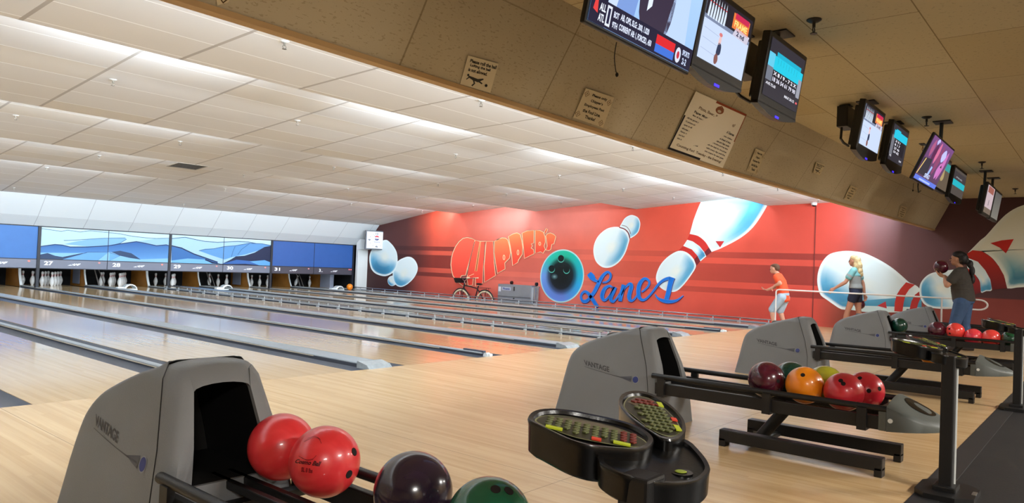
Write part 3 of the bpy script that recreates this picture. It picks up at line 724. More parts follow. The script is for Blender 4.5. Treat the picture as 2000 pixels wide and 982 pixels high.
# painted ball
P = Paint(wall_mp); bc = (1097.9, 538.8)
ring = [(bc[0]+42.8*math.cos(a)*1.0-2*math.sin(a), bc[1]+52*math.sin(a)) for a in [2*PI*i/60 for i in range(60)]]
def ballc(k):
    def g(dx, dy):
        a = math.atan2(dy/52, dx/42.8); pal = [(-PI, (112, 156, 226)), (-2.3, (40, 190, 170)), (-1.2, (30, 186, 150)), (-.3, (24, 178, 190)), (.4, (40, 170, 224)), (1.5, (110, 136, 220)), (2.4, (104, 146, 226)), (PI, (112, 156, 226))]
        for (a0, c0), (a1, c1) in zip(pal, pal[1:]):
            if a0 <= a <= a1: return lerp(lerp(c0, c1, (a-a0)/(a1-a0)), (14, 18, 22), k)
        return (60, 160, 200)
    return g
P.grad(ring, (1096, 537), [(0, (176, 226, 226)), (.03, (176, 226, 226)), (.06, ballc(0)), (.25, ballc(.08)), (.38, ballc(.55)), (.5, ballc(.93)), (.75, (14, 18, 20)), (1, (16, 20, 22))], 3)
for u, v in ((1083, 540),): P.grad([(u+7*math.cos(a), v+6*math.sin(a)) for a in [2*PI*i/20 for i in range(20)]], (u, v), [(0, (18, 24, 28)), (.5, (60, 90, 96)), (1, (130, 160, 160))], 12)
for u, v in o4([(228,510),(153,592),(272,600)]):
    P.disc(u, v+.8, 6.3, 7.2, (96, 200, 180), 13); P.disc(u, v-.2, 6.0, 6.6, (10, 20, 22), 14)
P.build('painted_ball', V_paint, mural)
# big lying pin at the right
P = Paint(wall_mp); o6 = lambda pts: CR(1440, 480, 6.138, pts); o7 = lambda pts: CR(1600, 380, 3.2725, pts); o8 = lambda pts: CR(1700, 460, 4.91, pts)
out = o6([(1250,760),(1150,700),(1080,650),(1000,590),(968,500),(958,400),(975,290),(1020,190),(1090,110),(1180,75),(1300,60),(1400,65),(1500,80),(1596,115)])+o7([(400,425),(470,470),(530,520),(575,560),(610,575),(640,600),(650,650),(650,700),(640,740),(560,750),(480,752),(300,750),(205,735)])
paint_pin(P, smooth_closed(out, 3), (1665, 545), (-.45, .8), 52, 3)
P.rect(0, 0, .01, .01, (0, 0, 0), 0) if False else None
P.poly([(1640, 590), (1800, 578), (1800, 600), (1790, 607), (1747, 609.8), (1692, 609.2), (1662, 604)], (96, 168, 196), 12, (60, 130, 160))
P.poly([(1655, 596), (1800, 600), (1790, 608), (1747, 610), (1692, 609.2), (1662, 605)], (206, 228, 226), 13)
P.poly(o7([(555,560),(520,600),(495,640),(483,690),(480,745),(532,748),(540,690),(552,640),(575,605),(612,575)]), (196, 52, 44), 14)
P.poly(o7([(640,618),(612,640),(590,680),(575,742),(620,742),(633,695),(655,645)]), (186, 50, 46), 14)
P.poly(o7([(370,710),(425,682),(432,727)]), (184, 52, 54), 14)
P.build('painted_pin_lying', V_paint, mural)
P = Paint(wall_mp)
hd = smooth_closed(o8([(470,500),(490,440),(540,385),(600,355),(680,342),(760,330),(850,330),(960,400),(990,520),(970,600),(900,660),(790,700),(690,702),(580,690),(510,650),(475,580)]), 4)
paint_pin(P, hd, (1838, 562), (-.75, .5), 38, 15)
neck = smooth_closed(o8([(935,212),(1030,250),(1100,330),(1150,420),(1167,521),(1110,532),(1060,545),(1052,450),(1010,380),(930,310)]), 3)
paint_pin(P, neck, o8([(1075, 420)])[0], (.3, .8), 22, 16)
body = smooth_open(o8([(935,165),(1000,100),(1060,40),(1110,0)])+[(1950, 433), (1971, 414), (2000, 400), (2060, 386), (2130, 390)], 3)+smooth_open([(2200, 450), (2190, 540), (2130, 570), (2060, 568), (2000, 560.5), (1967, 563), (1963, 545), (1950, 519), (1936, 502), (1918, 490)], 3)
bb_ = [(x, y) for x, y in body]
f = shade_pin(.0, 1.0, 70, edge=(96, 160, 178), deep=(30, 84, 110), white=(232, 232, 214))
P.grad(bb_, (2030, 485), [(0, (236, 240, 230)), (.04, (232, 236, 224)), (.12, f(.55)), (.25, f(.9)), (.4, f(.55)), (.6, f(.2)), (1.0, (228, 226, 206))], 16)
P.poly(o8([(930,170),(980,140),(1070,150),(1160,210),(1230,290),(1280,380),(1312,505),(1240,510),(1167,521),(1150,420),(1100,330),(1030,250),(930,212)]), (204, 46, 34), 26, (110, 34, 36))
P.poly(o8([(930,310),(1010,380),(1052,450),(1060,545),(970,575),(940,440)]), (190, 44, 38), 26, (110, 34, 40))
P.poly(o8([(1150,72),(1260,45),(1375,33),(1300,170),(1240,115)]), (202, 44, 36), 27)
P.build('painted_pin_far_right', V_paint, mural)
# lettering
OA = lambda pts: CR(870, 440, 7.554, pts); OB = lambda pts: CR(970, 430, 7.554, pts)
LET = [
 OA([(435,215),(380,190),(320,178),(260,190),(200,240),(150,310),(110,400),(90,480),(80,580),(90,660),(110,740),(150,800),(215,860),(275,905),(300,860),(290,828),(240,800),(222,765),(240,740),(300,735),(320,640),(350,540),(390,400)]),
 OA([(438,218),(505,235),(600,235),(590,300),(575,450),(560,600),(550,850),(480,890),(445,900),(440,770),(412,770),(400,880),(335,890),(318,790),(330,640),(370,480)]),
 OA([(602,235),(705,235),(712,400),(720,560),(740,740),(575,840),(570,600),(590,380)]),
 OA([(722,235),(800,200)])+OB([(0,290),(80,258),(130,262),(165,290),(190,380),(205,480),(190,560),(120,630),(125,720),(10,785)])+OA([(740,560),(720,400)]),
 OB([(172,240),(240,200),(300,185),(350,210),(370,300),(385,400),(380,500),(320,590),(315,620),(235,670),(220,500),(200,380)]),
 OB([(372,190),(450,155),(550,150),(550,335),(510,350),(530,378),(508,410),(545,432),(552,495),(410,565),(395,400)]),
 OB([(568,150),(640,150),(690,175),(715,240),(720,320),(700,380),(720,430),(685,488),(650,465),(568,485)]),
 OB([(728,120),(755,135),(730,192),(700,185)]),
 OB([(745,200),(790,185),(840,205),(875,240),(845,350),(815,355),(800,430),(770,448),(725,440),(745,380),(735,300),(725,230)])]
P = Paint(wall_mp)
for i, L in enumerate(LET):
    P.poly(L, (252, 136, 84) if i > 2 else (250, 104, 80), 28, (234, 66, 52)); P.ribbon(L, 2.2, (120, 70, 70), 27, closed=True); P.ribbon(L, 1.3, (255, 214, 170), 30, closed=True)
for c_, rx, ry in ((OB([(108,548)])[0], 1.6, 4.4), (OB([(315,475)])[0], 1.5, 4.6), (OB([(636,346)])[0], 1.6, 3.0)):
    P.disc(c_[0], c_[1], rx+.9, ry+.9, (255, 206, 158), 31, 16); P.disc(c_[0], c_[1], rx*.75, ry*.8, (236, 110, 92), 32, 16)
sl = OA([(508,240),(480,400),(435,675),(462,675),(490,480),(520,240)]); P.ribbon(sl, 1.0, (255, 196, 130), 31); P.poly(OA([(515,240),(482,420),(446,672),(456,672),(488,470)]), (150, 90, 60), 32)
P.ribbon(OA([(325,790),(350,745),(420,715)]), 1.0, (255, 206, 158), 31); P.poly(OA([(245,750),(300,745),(315,800),(260,805)]), (150, 74, 72), 31)
for L in (OA([(430,240),(370,480),(318,735)]), OA([(585,240),(562,600),(556,845)]), OA([(708,240),(722,500),(748,720)])): P.ribbon(L, 1.0, (110, 64, 62), 33)
P.build('painted_block_lettering', V_paint, mural)
P = Paint(wall_mp); OC = lambda pts: CR(1120, 520, 10.91, pts); OD = lambda pts: CR(1220, 520, 10.91, pts)
ST = [(OC([(330,150),(390,220),(450,290),(540,330)]), [9, 11, 6, 3]),
 (OC([(620,345),(700,330),(765,280),(792,205),(775,145),(720,120),(650,170),(590,250),(540,350),(490,450),(440,545),(370,640),(330,690),(270,740),(205,740),(165,690),(160,620),(195,560),(250,535),(310,570),(370,650),(430,740),(490,830),(520,865)]), [2.2,2.6,3,3.4,3.6,4,5,6,6.4,6.4,6.2,6.4,5,6,5.4,4,3.4,3.6,4.4,5.5,6.5,6.5,6,6]),
 (OC([(820,445),(780,415),(720,430),(660,480),(615,580),(610,660),(650,715),(700,700),(760,630),(820,530),(870,440)]), [3,3.4,4.6,6,7,6.8,5,3.4,2.6,2.6,3]),
 (OC([(885,440),(845,540),(800,640),(795,710),(835,750),(890,710),(940,650),(985,580)]), [7,7,6.6,6,4,2.8,2.4,2.4]),
 (OC([(1070,390),(1040,500),(1010,620),(990,740)]), [7,7,7,6.4]), (OC([(1020,620),(1080,480),(1150,400),(1210,370),(1235,420),(1210,520),(1185,620),(1195,700),(1240,730),(1300,690),(1350,620)]), [2.4,2.6,3.4,5,6.6,7,7,6.4,4,2.8,2.4]),
 (OD([(360,545),(430,495),(500,420),(525,340),(490,280),(420,262),(345,330),(300,430),(290,560),(310,660),(370,712),(440,700),(520,630),(620,510),(710,390),(800,310),(890,265),(960,250)]), [2.2,2.6,3,3.4,4,5,6.4,7.2,7.2,6.4,4.8,3.4,3,3.2,3.8,4.4,5,5.4]),
 (OD([(1010,235),(990,300),(960,420),(930,560),(890,700)]), [11,9.5,8.6,8.6,8]), (OD([(645,590),(700,670),(790,720),(900,745),(1020,745),(1130,710),(1250,620)]), [1,3.4,5.4,6.6,5,3,.8])]
for q, (pts, ww) in enumerate(ST):
    sp = smooth_open([(p[0], p[1], w_) for p, w_ in zip(pts, ww)], 5); pp = [(a[0], a[1]) for a in sp]; wd = [a[2] for a in sp]
    P.ribbon([(a+.8, c+1.0) for a, c in pp], [v+1.2 for v in wd], (30, 34, 100), 34)
    P.ribbon(pp, [v+.9 for v in wd], (110, 140, 214), 36); P.ribbon(pp, [max(.3, v-.5) for v in wd], (22, 118, 216), 38)
P.build('painted_script_lettering', V_paint, mural)
# ================================================================= BALL RETURNS
HWZ = [0, .27, .50, .60, .648]; HWV = [.27, .225, .176, .155, .125]
def hw(z): return float(np.interp(z, HWZ, HWV))
def ysm(z): return float(np.interp(z, [0, .25, .40, .62, .648], [-3.08, -3.065, -3.03, -2.945, -2.925]))
FR = [(0, -2.31), (.20, -2.345), (.36, -2.37), (.43, -2.40), (.49, -2.47), (.53, -2.555), (.57, -2.66), (.60, -2.75), (.625, -2.835), (.640, -2.89), (.648, -2.918)]
def ball_return(C0, label, zs=1.0, dy=0.0, dx=0.0, lz=0.0):
    t = empty('ball_return', (C0, 0, 0), label, 'ball return', 'grey ball returns with racks between the lanes')
    b = MB(); R = []
    for z, yf in smooth_open(FR, 3):
        h = hw(z); ys_ = ysm(z); row = []
        L = max(.004, ys_*-1+yf); rr = min(.07, L*.6, h*.6)
        n = 7
        row.append((-h, ys_, z))
        for k in range(1, 6): row.append((-h, ys_+(yf-rr-ys_)*k/6, z))
        for k in range(n+1):
            a = PI/2*k/n; row.append((-h+rr-rr*math.cos(a), yf-rr+rr*math.sin(a), z))
        for k in range(n+1):
            a = PI/2*k/n; row.append((h-rr+rr*math.sin(a), yf-rr+rr*math.cos(a), z))
        for k in range(5, 0, -1): row.append((h, ys_+(yf-rr-ys_)*k/6, z))
        row.append((h, ys_, z))
        R.append([(x, y, zz*zs) for x, y, zz in row])
    b.rows(R); b.build('hood_shell', M_hood, t, smooth=True)
    # bezel with the arched opening
    def outer(inset, dy, zk):
        pts = []
        zl = [0, .08, .16, .25, .34, .42, .50, .56, .60, .63]
        for z in zl: pts.append((-(hw(z)-inset), ysm(z)-dy, z*zk))
        for k in range(9):
            a = PI*k/8; h = hw(.63)-inset; pts.append((-h*math.cos(a)**1 if k not in (0, 8) else -h*math.cos(a), ysm(.64)-dy, (.63+.022*math.sin(a))*zk))
        for z in zl[::-1]: pts.append(((hw(z)-inset), ysm(z)-dy, z*zk))
        return pts
    def inner(dy, s=1.0, deep=0):
        pts = []
        zl = [.30, .33, .37, .41, .45, .48, .51, .54, .555, .565]
        def w_(z): return float(np.interp(z, [.30, .565], [.135, .098]))*s
        def yy(z): return ysm(z)-dy
        for z in zl: pts.append((-w_(z), yy(z), z))
        for k in range(9):
            a = PI*k/8; pts.append((-w_(.565)*math.cos(a), yy(.57), .565+.022*math.sin(a)))
        for z in zl[::-1]: pts.append((w_(z), yy(z), z))
        return pts
    b = MB(); S = lambda P: [(x, y, z*zs) for x, y, z in P]
    b.rows([S(outer(.0, -.002, 1)), S(outer(.001, .03, 1)), S(outer(.010, .065, .998)), S(outer(.030, .085, .985)), S(inner(.082)), S(inner(.068, .97))], closed=True)
    b.build('bezel', M_hood, t, smooth=True)
    b = MB(); b.rows([S(inner(.068, .975)), S(inner(-.1, .97)), S([(x*.96, y+.12, z) for x, y, z in inner(-.2, .95)])], closed=True)
    V = b.rows([S([(x*.95, y+.12, z) for x, y, z in inner(-.2, .95)])]*1); b.bm.faces.new([v for v in V[0]])
    b.build('opening_liner', mat('black_rubber', (9, 9, 10), .6), t, smooth=True)
    b = MB(); b.tube([(-hw(z)-.0005, ysm(z)-.001, z*zs) for z in (0, .1, .25, .4, .5, .6, .63)]+[(-hw(.645), ysm(.645), .645*zs), (-hw(.648)*.8, ysm(.648), .6495*zs), (hw(.648)*.8, ysm(.648), .6495*zs), (hw(.645), ysm(.645), .645*zs)]+[(hw(z)+.0005, ysm(z)-.001, z*zs) for z in (.63, .6, .5, .4, .25, .1, 0)], .0022, 6); b.build('seam', M_black, t)
    # lettering on the lane-left side: word, swoosh line and round blue badge, lying on the moulded flank
    P = Paint(lambda y, z, h: (-(hw(z+lz)+.0015+h), y, z*zs+lz), .0004); gc = (70, 70, 72)
    P.text('VANTAGE', [(-2.545, .352), (-2.755, .328), (-2.748, .364), (-2.53, .388)], gc, 1)
    P.ribbon([(-2.545, .343), (-2.65, .328), (-2.76, .315), (-2.86, .3055), (-2.93, .302)], [.002, .003, .003, .005, .006], gc, 1)
    P.poly([(-2.84, .309), (-2.90, .319), (-2.935, .325), (-2.932, .286), (-2.88, .297)], (84, 86, 92), 1)
    P.build('side_lettering', vmat('decal_print', .5), t)
    P = Paint(lambda y, z, h: (-(hw(z+lz)+.0018+h), y, z*zs+lz), .0004)
    P.disc(-2.965, .305, .025, .025, (132, 134, 140), 1); P.disc(-2.965, .305, .021, .021, (52, 62, 118), 2); P.build('round_badge', vmat('decal_print', .5), t)
    if dx or dy:
        for ch in t.children: ch.location = (dx, dy, 0)
    # rack
    b = MB(); b.tube([(-.235, -3.10+dy, .352), (-.235, -4.50, .352)], .017, 12); b.build('rail', M_black, t, smooth=True)
    b = MB(); b.tube([(.235, -3.04+dy, .352), (.235, -4.50, .352)], .017, 12); b.build('rail', M_black, t, smooth=True)
    for sx in (-1, 1):
        b = MB(); b.box(sx*.03-.012, sx*.03+.012, -4.50, -3.02+dy, .285, .312, .004); b.build('centre_rail', M_black, t)
    b = MB(); b.box(-.235, -.205, -4.52, -3.12+dy, .236, .310, .005); b.build('side_beam', M_black, t)
    b = MB(); b.box(.205, .235, -4.52, -3.12+dy, .236, .310, .005); b.build('side_beam', M_black, t)
    for y in (-3.17+dy, -3.86, -4.38):
        b = MB(); b.prism([(-.257, .345), (-.257, .225), (.257, .225), (.257, .345), (.233, .345), (.233, .25), (-.233, .25), (-.233, .345)], 'y', y-.024, y+.024)
        b.build('cross_bracket', M_black, t)
    b = MB(); b.tube([(-.06, -3.915, .245), (-.07, -3.77, .05)], .036, 12); b.build('leg', M_black, t, smooth=True)
    for x in (-.27, .17):
        b = MB(); b.box(x-.035, x+.035, -4.50, -3.60, .03, .10, .006); b.box(x-.035, x+.035, -4.50, -4.46, 0, .05, .004); b.box(x-.035, x+.035, -3.64, -3.60, 0, .05, .004)
        b.build('base_bar', M_black, t)
    b = MB(); b.box(-.26, .16, -3.82, -3.72, .03, .055, .004); b.build('base_link', M_black, t)
    # end cap
    b = MB(); n = 18; top = []; bot = []
    def plan(k, s=1.0): a = PI*k/n; return (-.245*math.cos(a)*s, -4.50-.27*math.sin(a)*s)
    zt = lambda y, x: .405-.13*((-4.50-y)/.27)**1.1 - .0*(x/.245)**2
    rows = []
    edge = [plan(k) for k in range(n+1)]
    rows.append([(x, y, .235+.02*((-4.5-y)/.27)) for x, y in edge])
    rows.append([(x, y, zt(y, x)-.045*(abs(x)/.245)**2-.012) for x, y in edge])
    for s in (.97, .85, .65, .4, .15, .01):
        rows.append([(x*s, -4.50+(y+4.5)*s, zt(-4.50+(y+4.5)*s, x)-.045*(abs(x*s)/.245)**2) for x, y in edge])
    b.rows(rows); b.bm.faces.new([b.bm.verts.new(p) for p in rows[0]])
    b.box(-.243, .243, -4.50, -4.46, .235, .36, .006)
    b.build('end_cap', M_capgrey, t, smooth=True)
    b = MB(); vs = []
    for k in range(24):
        a = 2*PI*k/24; x = .10*math.cos(a); y = -4.615+.075*math.sin(a); vs.append(b.bm.verts.new((x, y, zt(y, x)-.045*(abs(x)/.245)**2+.003)))
    b.bm.faces.new(vs); b.build('hand_dryer_vent', M_blackgloss, t)
    b = MB(); b.cyl((-.243, -4.52, .295), (-.252, -4.52, .295), .012, 14); b.build('screw', M_white, t)
    return t
CB = lambda k: .28+PP*k
ball_return(CB(-1), 'nearest grey ball return with big arched opening, two red balls in front', 1.04, -.12, -.02, .045)
ball_return(CB(0), 'grey ball return behind the nearest keypad console, six mixed balls', 1.0)
ball_return(CB(1), 'grey ball return with empty rails, right behind the six-ball rack', .97)
ball_return(CB(2), 'grey ball return with a dark green ball leaving its opening', .97)
ball_return(CB(3), 'farthest grey ball return, just in front of the red mural wall', .97)
# ----------------------------------------------------------------- balls
def ball_mat(name, col, col2, rough=.22):
    m = bpy.data.materials.new(name); m.use_nodes = True; k = NT(m); b = m.node_tree.nodes['Principled BSDF']
    tc = k.n('ShaderNodeTexCoord'); n = k.n('ShaderNodeTexNoise'); n.inputs['Scale'].default_value = 9; n.inputs['Detail'].default_value = 6; n.inputs['Distortion'].default_value = 1.2
    k.L.new(tc.outputs['Object'], n.inputs['Vector'])
    mr = k.n('ShaderNodeMapRange'); mr.inputs['From Min'].default_value = .4; mr.inputs['From Max'].default_value = .66; k.L.new(n.outputs['Fac'], mr.inputs['Value'])
    col_ = k.mix(mr.outputs[0], srgb(col), srgb(col2)); k.L.new(col_, b.inputs['Base Color'])
    b.inputs['Roughness'].default_value = rough; b.inputs['Coat Weight'].default_value = .4; b.inputs['Coat Roughness'].default_value = .1
    return m
BM = {'red': ball_mat('ball_red', (214, 44, 50), (226, 60, 64), .34), 'purple': ball_mat('ball_dark_purple', (38, 26, 42), (46, 32, 50), .2), 'green': ball_mat('ball_green', (12, 88, 62), (16, 100, 70), .22),
      'dkgreen': ball_mat('ball_dark_green', (12, 56, 44), (16, 66, 52), .25), 'plum': ball_mat('ball_plum', (84, 20, 40), (56, 14, 30), .22), 'orange': ball_mat('ball_orange', (240, 140, 20), (232, 128, 18), .3),
      'lime': ball_mat('ball_yellow_green', (160, 156, 38), (150, 146, 34), .3), 'crimson': ball_mat('ball_crimson', (206, 44, 58), (196, 38, 50), .3), 'pink': ball_mat('ball_coral_pink', (240, 70, 78), (222, 52, 82), .25), 'coral': ball_mat('ball_coral', (238, 72, 66), (232, 66, 62), .25),
      'marble': ball_mat('ball_green_marbled', (24, 84, 50), (10, 46, 34), .25)}
M_hole = mat('finger_hole_dark', (16, 8, 8), .9)
def ball(px, py, xplane, kind, label, group=None, holes=None, r=.1075, q=None, cat='bowling ball'):
    if q is None: q = on(px, py, 0, xplane)
    t = empty('bowling_ball', tuple(float(v) for v in q), label, cat, group)
    MB().sphere((0, 0, 0), r, 40, 26).build('shell', BM[kind], t, smooth=True)
    if holes:
        for (hx, hy) in holes:      # direction of each hole, read from where it shows on the ball
            d = ray(hx, hy); o = CAM-np.array([float(v) for v in q]); bq = float(o@d); cq = float(o@o)-r*r; disc = bq*bq-cq
            if disc <= 0: continue
            n = Vector(o+d*(-bq-math.sqrt(disc))).normalized()
            b = MB(); b.cyl(n*(r-.012), n*(r+.0006), .0125, 20); b.build('finger_hole', M_hole, t)
    return t
G1 = 'balls on the nearest rack'; G2 = 'balls on the six-ball rack'; G3 = 'balls on the rack by the seated console'
XA = lambda k: CB(k)-.11; XB = lambda k: CB(k)+.11
ball(550, 872, XB(-1), 'red', 'worn red bowling ball nearest the arched opening of the nearest return', G1)
rb = ball(634.5, 901, XB(-1), 'red', 'worn red bowling ball with black script print, in front of the other red one', G1, holes=[(692, 882), (682, 926)])
ball(807, 960, XB(-1), 'purple', 'glossy very dark purple bowling ball on the nearest rack', G1)
ball(955, 1018, XB(-1), 'green', 'green bowling ball cut by the lower edge of the view', G1, holes=[(968, 955), (994, 958)])
ball(1497, 741, XA(0), 'plum', 'dark plum streaked ball, first on the six-ball rack', G2, holes=[(1520, 744)])
ball(1545, 740, XB(0), 'dkgreen', 'dark green ball behind the plum and orange balls', G2)
ball(1571.5, 752, XA(0), 'orange', 'bright orange bowling ball on the six-ball rack', G2, holes=[(1568, 732)])
ball(1612, 749, XB(0), 'lime', 'yellow-green bowling ball behind the orange ball', G2)
ball(1648, 765, XA(0), 'crimson', 'crimson bowling ball with two finger holes on top, front row', G2, holes=[(1642, 743), (1647, 749)])
ball(1689, 762, XB(0), 'crimson', 'red bowling ball at the very end of the rack beside the grey cap', G2, holes=[(1697, 763), (1718, 759), (1679, 738)])
ball(1756, 636, XB(2), 'dkgreen', 'dark green ball sitting in the opening of a far return', 'balls on the far rack')
ball(1830, 644, XA(2), 'plum', 'marbled plum ball beside the woman in jeans', 'balls on the far rack')
ball(1866, 646.5, XA(2), 'coral', 'coral red ball with two holes, right of the marbled plum ball', 'balls on the far rack', holes=[(1854, 642), (1855, 651)])
ball(1901, 658, XA(2), 'pink', 'pinkish red marbled ball, middle of three red balls on far rack', 'balls on the far rack')
ball(1936, 660, XA(2), 'coral', 'plain coral red ball beside the green marbled ball', 'balls on the far rack')
ball(1975, 662, XA(2), 'marble', 'green marbled ball at the right end of the far rack', 'balls on the far rack')
ball(1822, 692, XA(1), 'orange', 'orange ball mostly hidden under the second keypad console', 'balls on the third rack')
ball(683, 560, 11.2, 'orange', 'small orange ball resting at the far end of the wall-side gutter')
# black script print and scuffs on the second red ball
P = Paint(lambda px, py, h: on_ball(px, py, h))
qb = on(634.5, 901, 0, XB(-1)); 
def on_ball(px, py, h, r=.1075):
    d = ray(px, py); o = CAM-qb; bq = float(o@d); cq = float(o@o)-(r+.0006)**2; disc = max(0, bq*bq-cq); p = CAM+d*(-bq-math.sqrt(disc)); return p-qb
kd = (58, 12, 18)
P.text('Cosmo Ball', [(576, 904), (626, 911), (628, 901), (578, 896)], kd, 1, shear=.3)
P.text('SL 8 lbs', [(588, 921), (610, 924), (611, 915), (589, 912)], (110, 18, 26), 1)
for pts in ([(583,890),(596,897),(610,896),(618,889)], [(589,893),(600,899),(612,897)], [(594,862),(610,855),(622,856),(628,866)], [(600,856),(615,852),(626,858)]): P.ribbon(smooth_open(pts), .7, kd, 1)
P.build('script_print', vmat('ball_print', .4), rb)
# ================================================================= KEYPAD CONSOLES
TL = .16
def onP(x, y, y0=-4.75, z0=.70, t=TL):
    d = ray(x, y); k = (z0+t*(CAM[1]-y0)-CAM[2])/(d[2]-t*d[1]); return CAM+k*d
A0 = np.array([-2.99, -4.75, .70])
def cpts(pts): return [(float(q[0]-A0[0]), float(q[1]-A0[1])) for q in (onP(1000+x/4.057, 740+y/4.057) for x, y in pts)]
LO = cpts([(125,300),(180,255),(300,238),(470,252),(640,285),(800,318),(950,360),(1070,420),(1125,480),(1095,535),(1020,560),(900,560),(740,548),(600,530),(450,485),(330,430),(210,370),(140,335)])
RO = cpts([(845,200),(870,130),(960,103),(1070,115),(1180,165),(1290,245),(1360,330),(1378,400),(1350,465),(1280,492),(1190,485),(1110,440),(1010,370),(920,300)])
LI = cpts([(180,315),(230,285),(330,278),(460,290),(620,325),(780,362),(930,415),(1040,470),(1080,510),(1050,532),(940,530),(800,512),(620,480),(470,445),(320,390),(215,345)])
RI = cpts([(885,200),(915,150),(985,135),(1080,150),(1170,200),(1250,270),(1310,340),(1335,405),(1310,450),(1240,455),(1160,430),(1060,370),(960,290),(900,240)])
BO = cpts([(1400,430),(1500,520),(1560,600),(1570,660),(1500,725),(1380,755),(1200,755),(1000,722),(870,688),(760,640),(690,590),(680,540),(760,510),(920,510),(1100,450),(1250,400)])
M_face = mat('keypad_face', (96, 94, 66), .4, noise=.1)
def console(loc, label, simple=False):
    t = empty('keypad_console', loc, label, 'console', 'black double keypad consoles on posts')
    def lift(pts, dz): return [(x, y, .70+TL*y+dz) for x, y in pts]
    def slab(pts, z0, z1, rim, m, name, crown=.0):
        pts = smooth_closed(pts, 3); b = MB(); cx = sum(p[0] for p in pts)/len(pts); cy = sum(p[1] for p in pts)/len(pts)
        def sc(s): return [(cx+(x-cx)*s, cy+(y-cy)*s) for x, y in pts]
        R = [lift(sc(.90), z0), lift(sc(.97), z0+.006), lift(sc(.985), z1-.012), lift(sc(1.0), z1-.004), lift(sc(.985), z1), lift(sc(1-rim), z1-.001), lift(sc(1-rim-.02), z1-.007)]
        V = b.rows(R, closed=True); b.bm.faces.new(V[0][::-1]); b.bm.faces.new(V[-1])
        return b.build(name, m, t, smooth=True)
    slab(BO, -.066, -.014, .10, M_blackgloss, 'console_body')
    slab(LO, -.066, .002, .09, M_blackgloss, 'left_keypad_housing'); slab(RO, -.056, .004, .11, M_blackgloss, 'right_keypad_housing')
    for nm, pts, hh in (('left', LI, .002), ('right', RI, .004)):
        P = Paint(lambda u, v, h, hh=hh: (u, v, .70+TL*v+hh-.0040+h), .0005)
        sp = smooth_closed(pts, 3); cx = sum(p[0] for p in sp)/len(sp); cy = sum(p[1] for p in sp)/len(sp)
        sc = lambda s: [(cx+(x-cx)*s, cy+(y-cy)*s) for x, y in sp]
        P.poly(sp, (150, 152, 110), 0); P.poly(sc(.965), (52, 50, 30) if nm == 'left' else (46, 44, 30), 1)
        # oval frame axes
        d = max(((a, b_) for a in sp for b_ in sp), key=lambda q: (q[0][0]-q[1][0])**2+(q[0][1]-q[1][1])**2)
        ax = Vector((d[0][0]-d[1][0], d[0][1]-d[1][1])); La = ax.length/2; ax.normalize()
        if ax.y < 0: ax = -ax
        ay = Vector((-ax.y, ax.x)); Lb = max(abs((x-cx)*ay.x+(y-cy)*ay.y) for x, y in sp)
        W = lambda a, c: (cx+ax.x*a*La+ay.x*c*Lb, cy+ax.y*a*La+ay.y*c*Lb)
        P.poly([W(a, c) for a, c in ((-.62, .25), (.7, .12), (.78, .42), (.45, .74), (-.1, .88), (-.5, .72))] if nm == 'none' else [W(a, -c) for a, c in ((-.62, .25), (.7, .12), (.78, .42), (.45, .74), (-.1, .88), (-.5, .72))] if nm == 'left' else [W(a, c) for a, c in ((.2, -.6), (.85, -.2), (.9, .3), (.5, .75), (.3, .3))], (104, 92, 74), 2)
        P.build(nm+'_keypad_face', vmat('keypad_print', .35), t)
        # keys
        rows = 5; cols = 10
        for i in range(rows):
            for j in range(cols):
                a = -.74+1.48*j/(cols-1); c = -.52+.24*i
                if nm == 'left': c = c+.14
                if (a/.92)**2+(c/.80)**2 > 1 or (i == 4 and j % 2): continue
                red = a < -.42 if nm == 'left' else a > .5
                u, v = W(a, c); s_ = min(La*.052, .0085)
                b = MB(); b.box(u-s_, u+s_, v-s_*.8, v+s_*.8, 0, .0032, .001)
                for vv in b.bm.verts: vv.co.z += .70+TL*vv.co.y+hh-.0028
                kk = 'key_red' if red else 'key_olive'
                b.build('key', mat(kk, (112, 40, 30) if red else (92, 98, 58), .4), t)
        for (a, c, cl, nm2) in ((.62, -.62, (190, 204, 40), 'green_key'), (-.55, -.70, (190, 204, 40), 'green_key'), (-.12, -.80, (220, 64, 36), 'red_key')):
            if nm == 'left': c = -c
            u, v = W(a, c); s1 = .016 if nm2 == 'green_key' else .009
            b = MB(); ca, sa = ax.x, ax.y
            pts2 = [(-s1, -.006), (s1, -.006), (s1, .006), (-s1, .006)]
            b.prism([(u+p*ca-q*sa, v+p*sa+q*ca) for p, q in pts2], 'z', 0, .003)
            for vv in b.bm.verts: vv.co.z += .70+TL*vv.co.y+hh-.0022
            b.build(nm2, mat('bright_'+nm2, cl, .4), t)
    u, v = cpts([(1340, 650)])[0]
    b = MB(); b.cyl((u, v, .70+TL*v-.028), (u, v, .70+TL*v-.0195), .022, 24); b.build('button_dish', M_blackgloss, t, smooth=True)
    b = MB(); b.lathe([(.009, .0), (.011, .001), (.009, .002)], 20, Matrix.Translation((u, v, .70+TL*v-.0195))); b.build('button_ring', mat('lime_ring', (150, 168, 60), .4), t)
    p0 = (-.09, -.04)
    b = MB(); b.box(p0[0]-.035, p0[0]+.03, p0[1]-.028, p0[1]+.03, .02, .68, .006); b.build('post', M_black, t)
    b = MB(); b.box(p0[0]+.03, p0[0]+.036, p0[1]-.034, p0[1]-.012, .03, .665, .001); b.build('white_edge_strip', M_white, t)
    b = MB(); b.prism([(p0[0]-.17, p0[1]-.06), (p0[0]-.11, p0[1]-.13), (p0[0]+.11, p0[1]-.13), (p0[0]+.17, p0[1]-.06), (p0[0]+.17, p0[1]+.07), (p0[0]+.1, p0[1]+.12), (p0[0]-.1, p0[1]+.12), (p0[0]-.17, p0[1]+.07)], 'z', .002, .028)
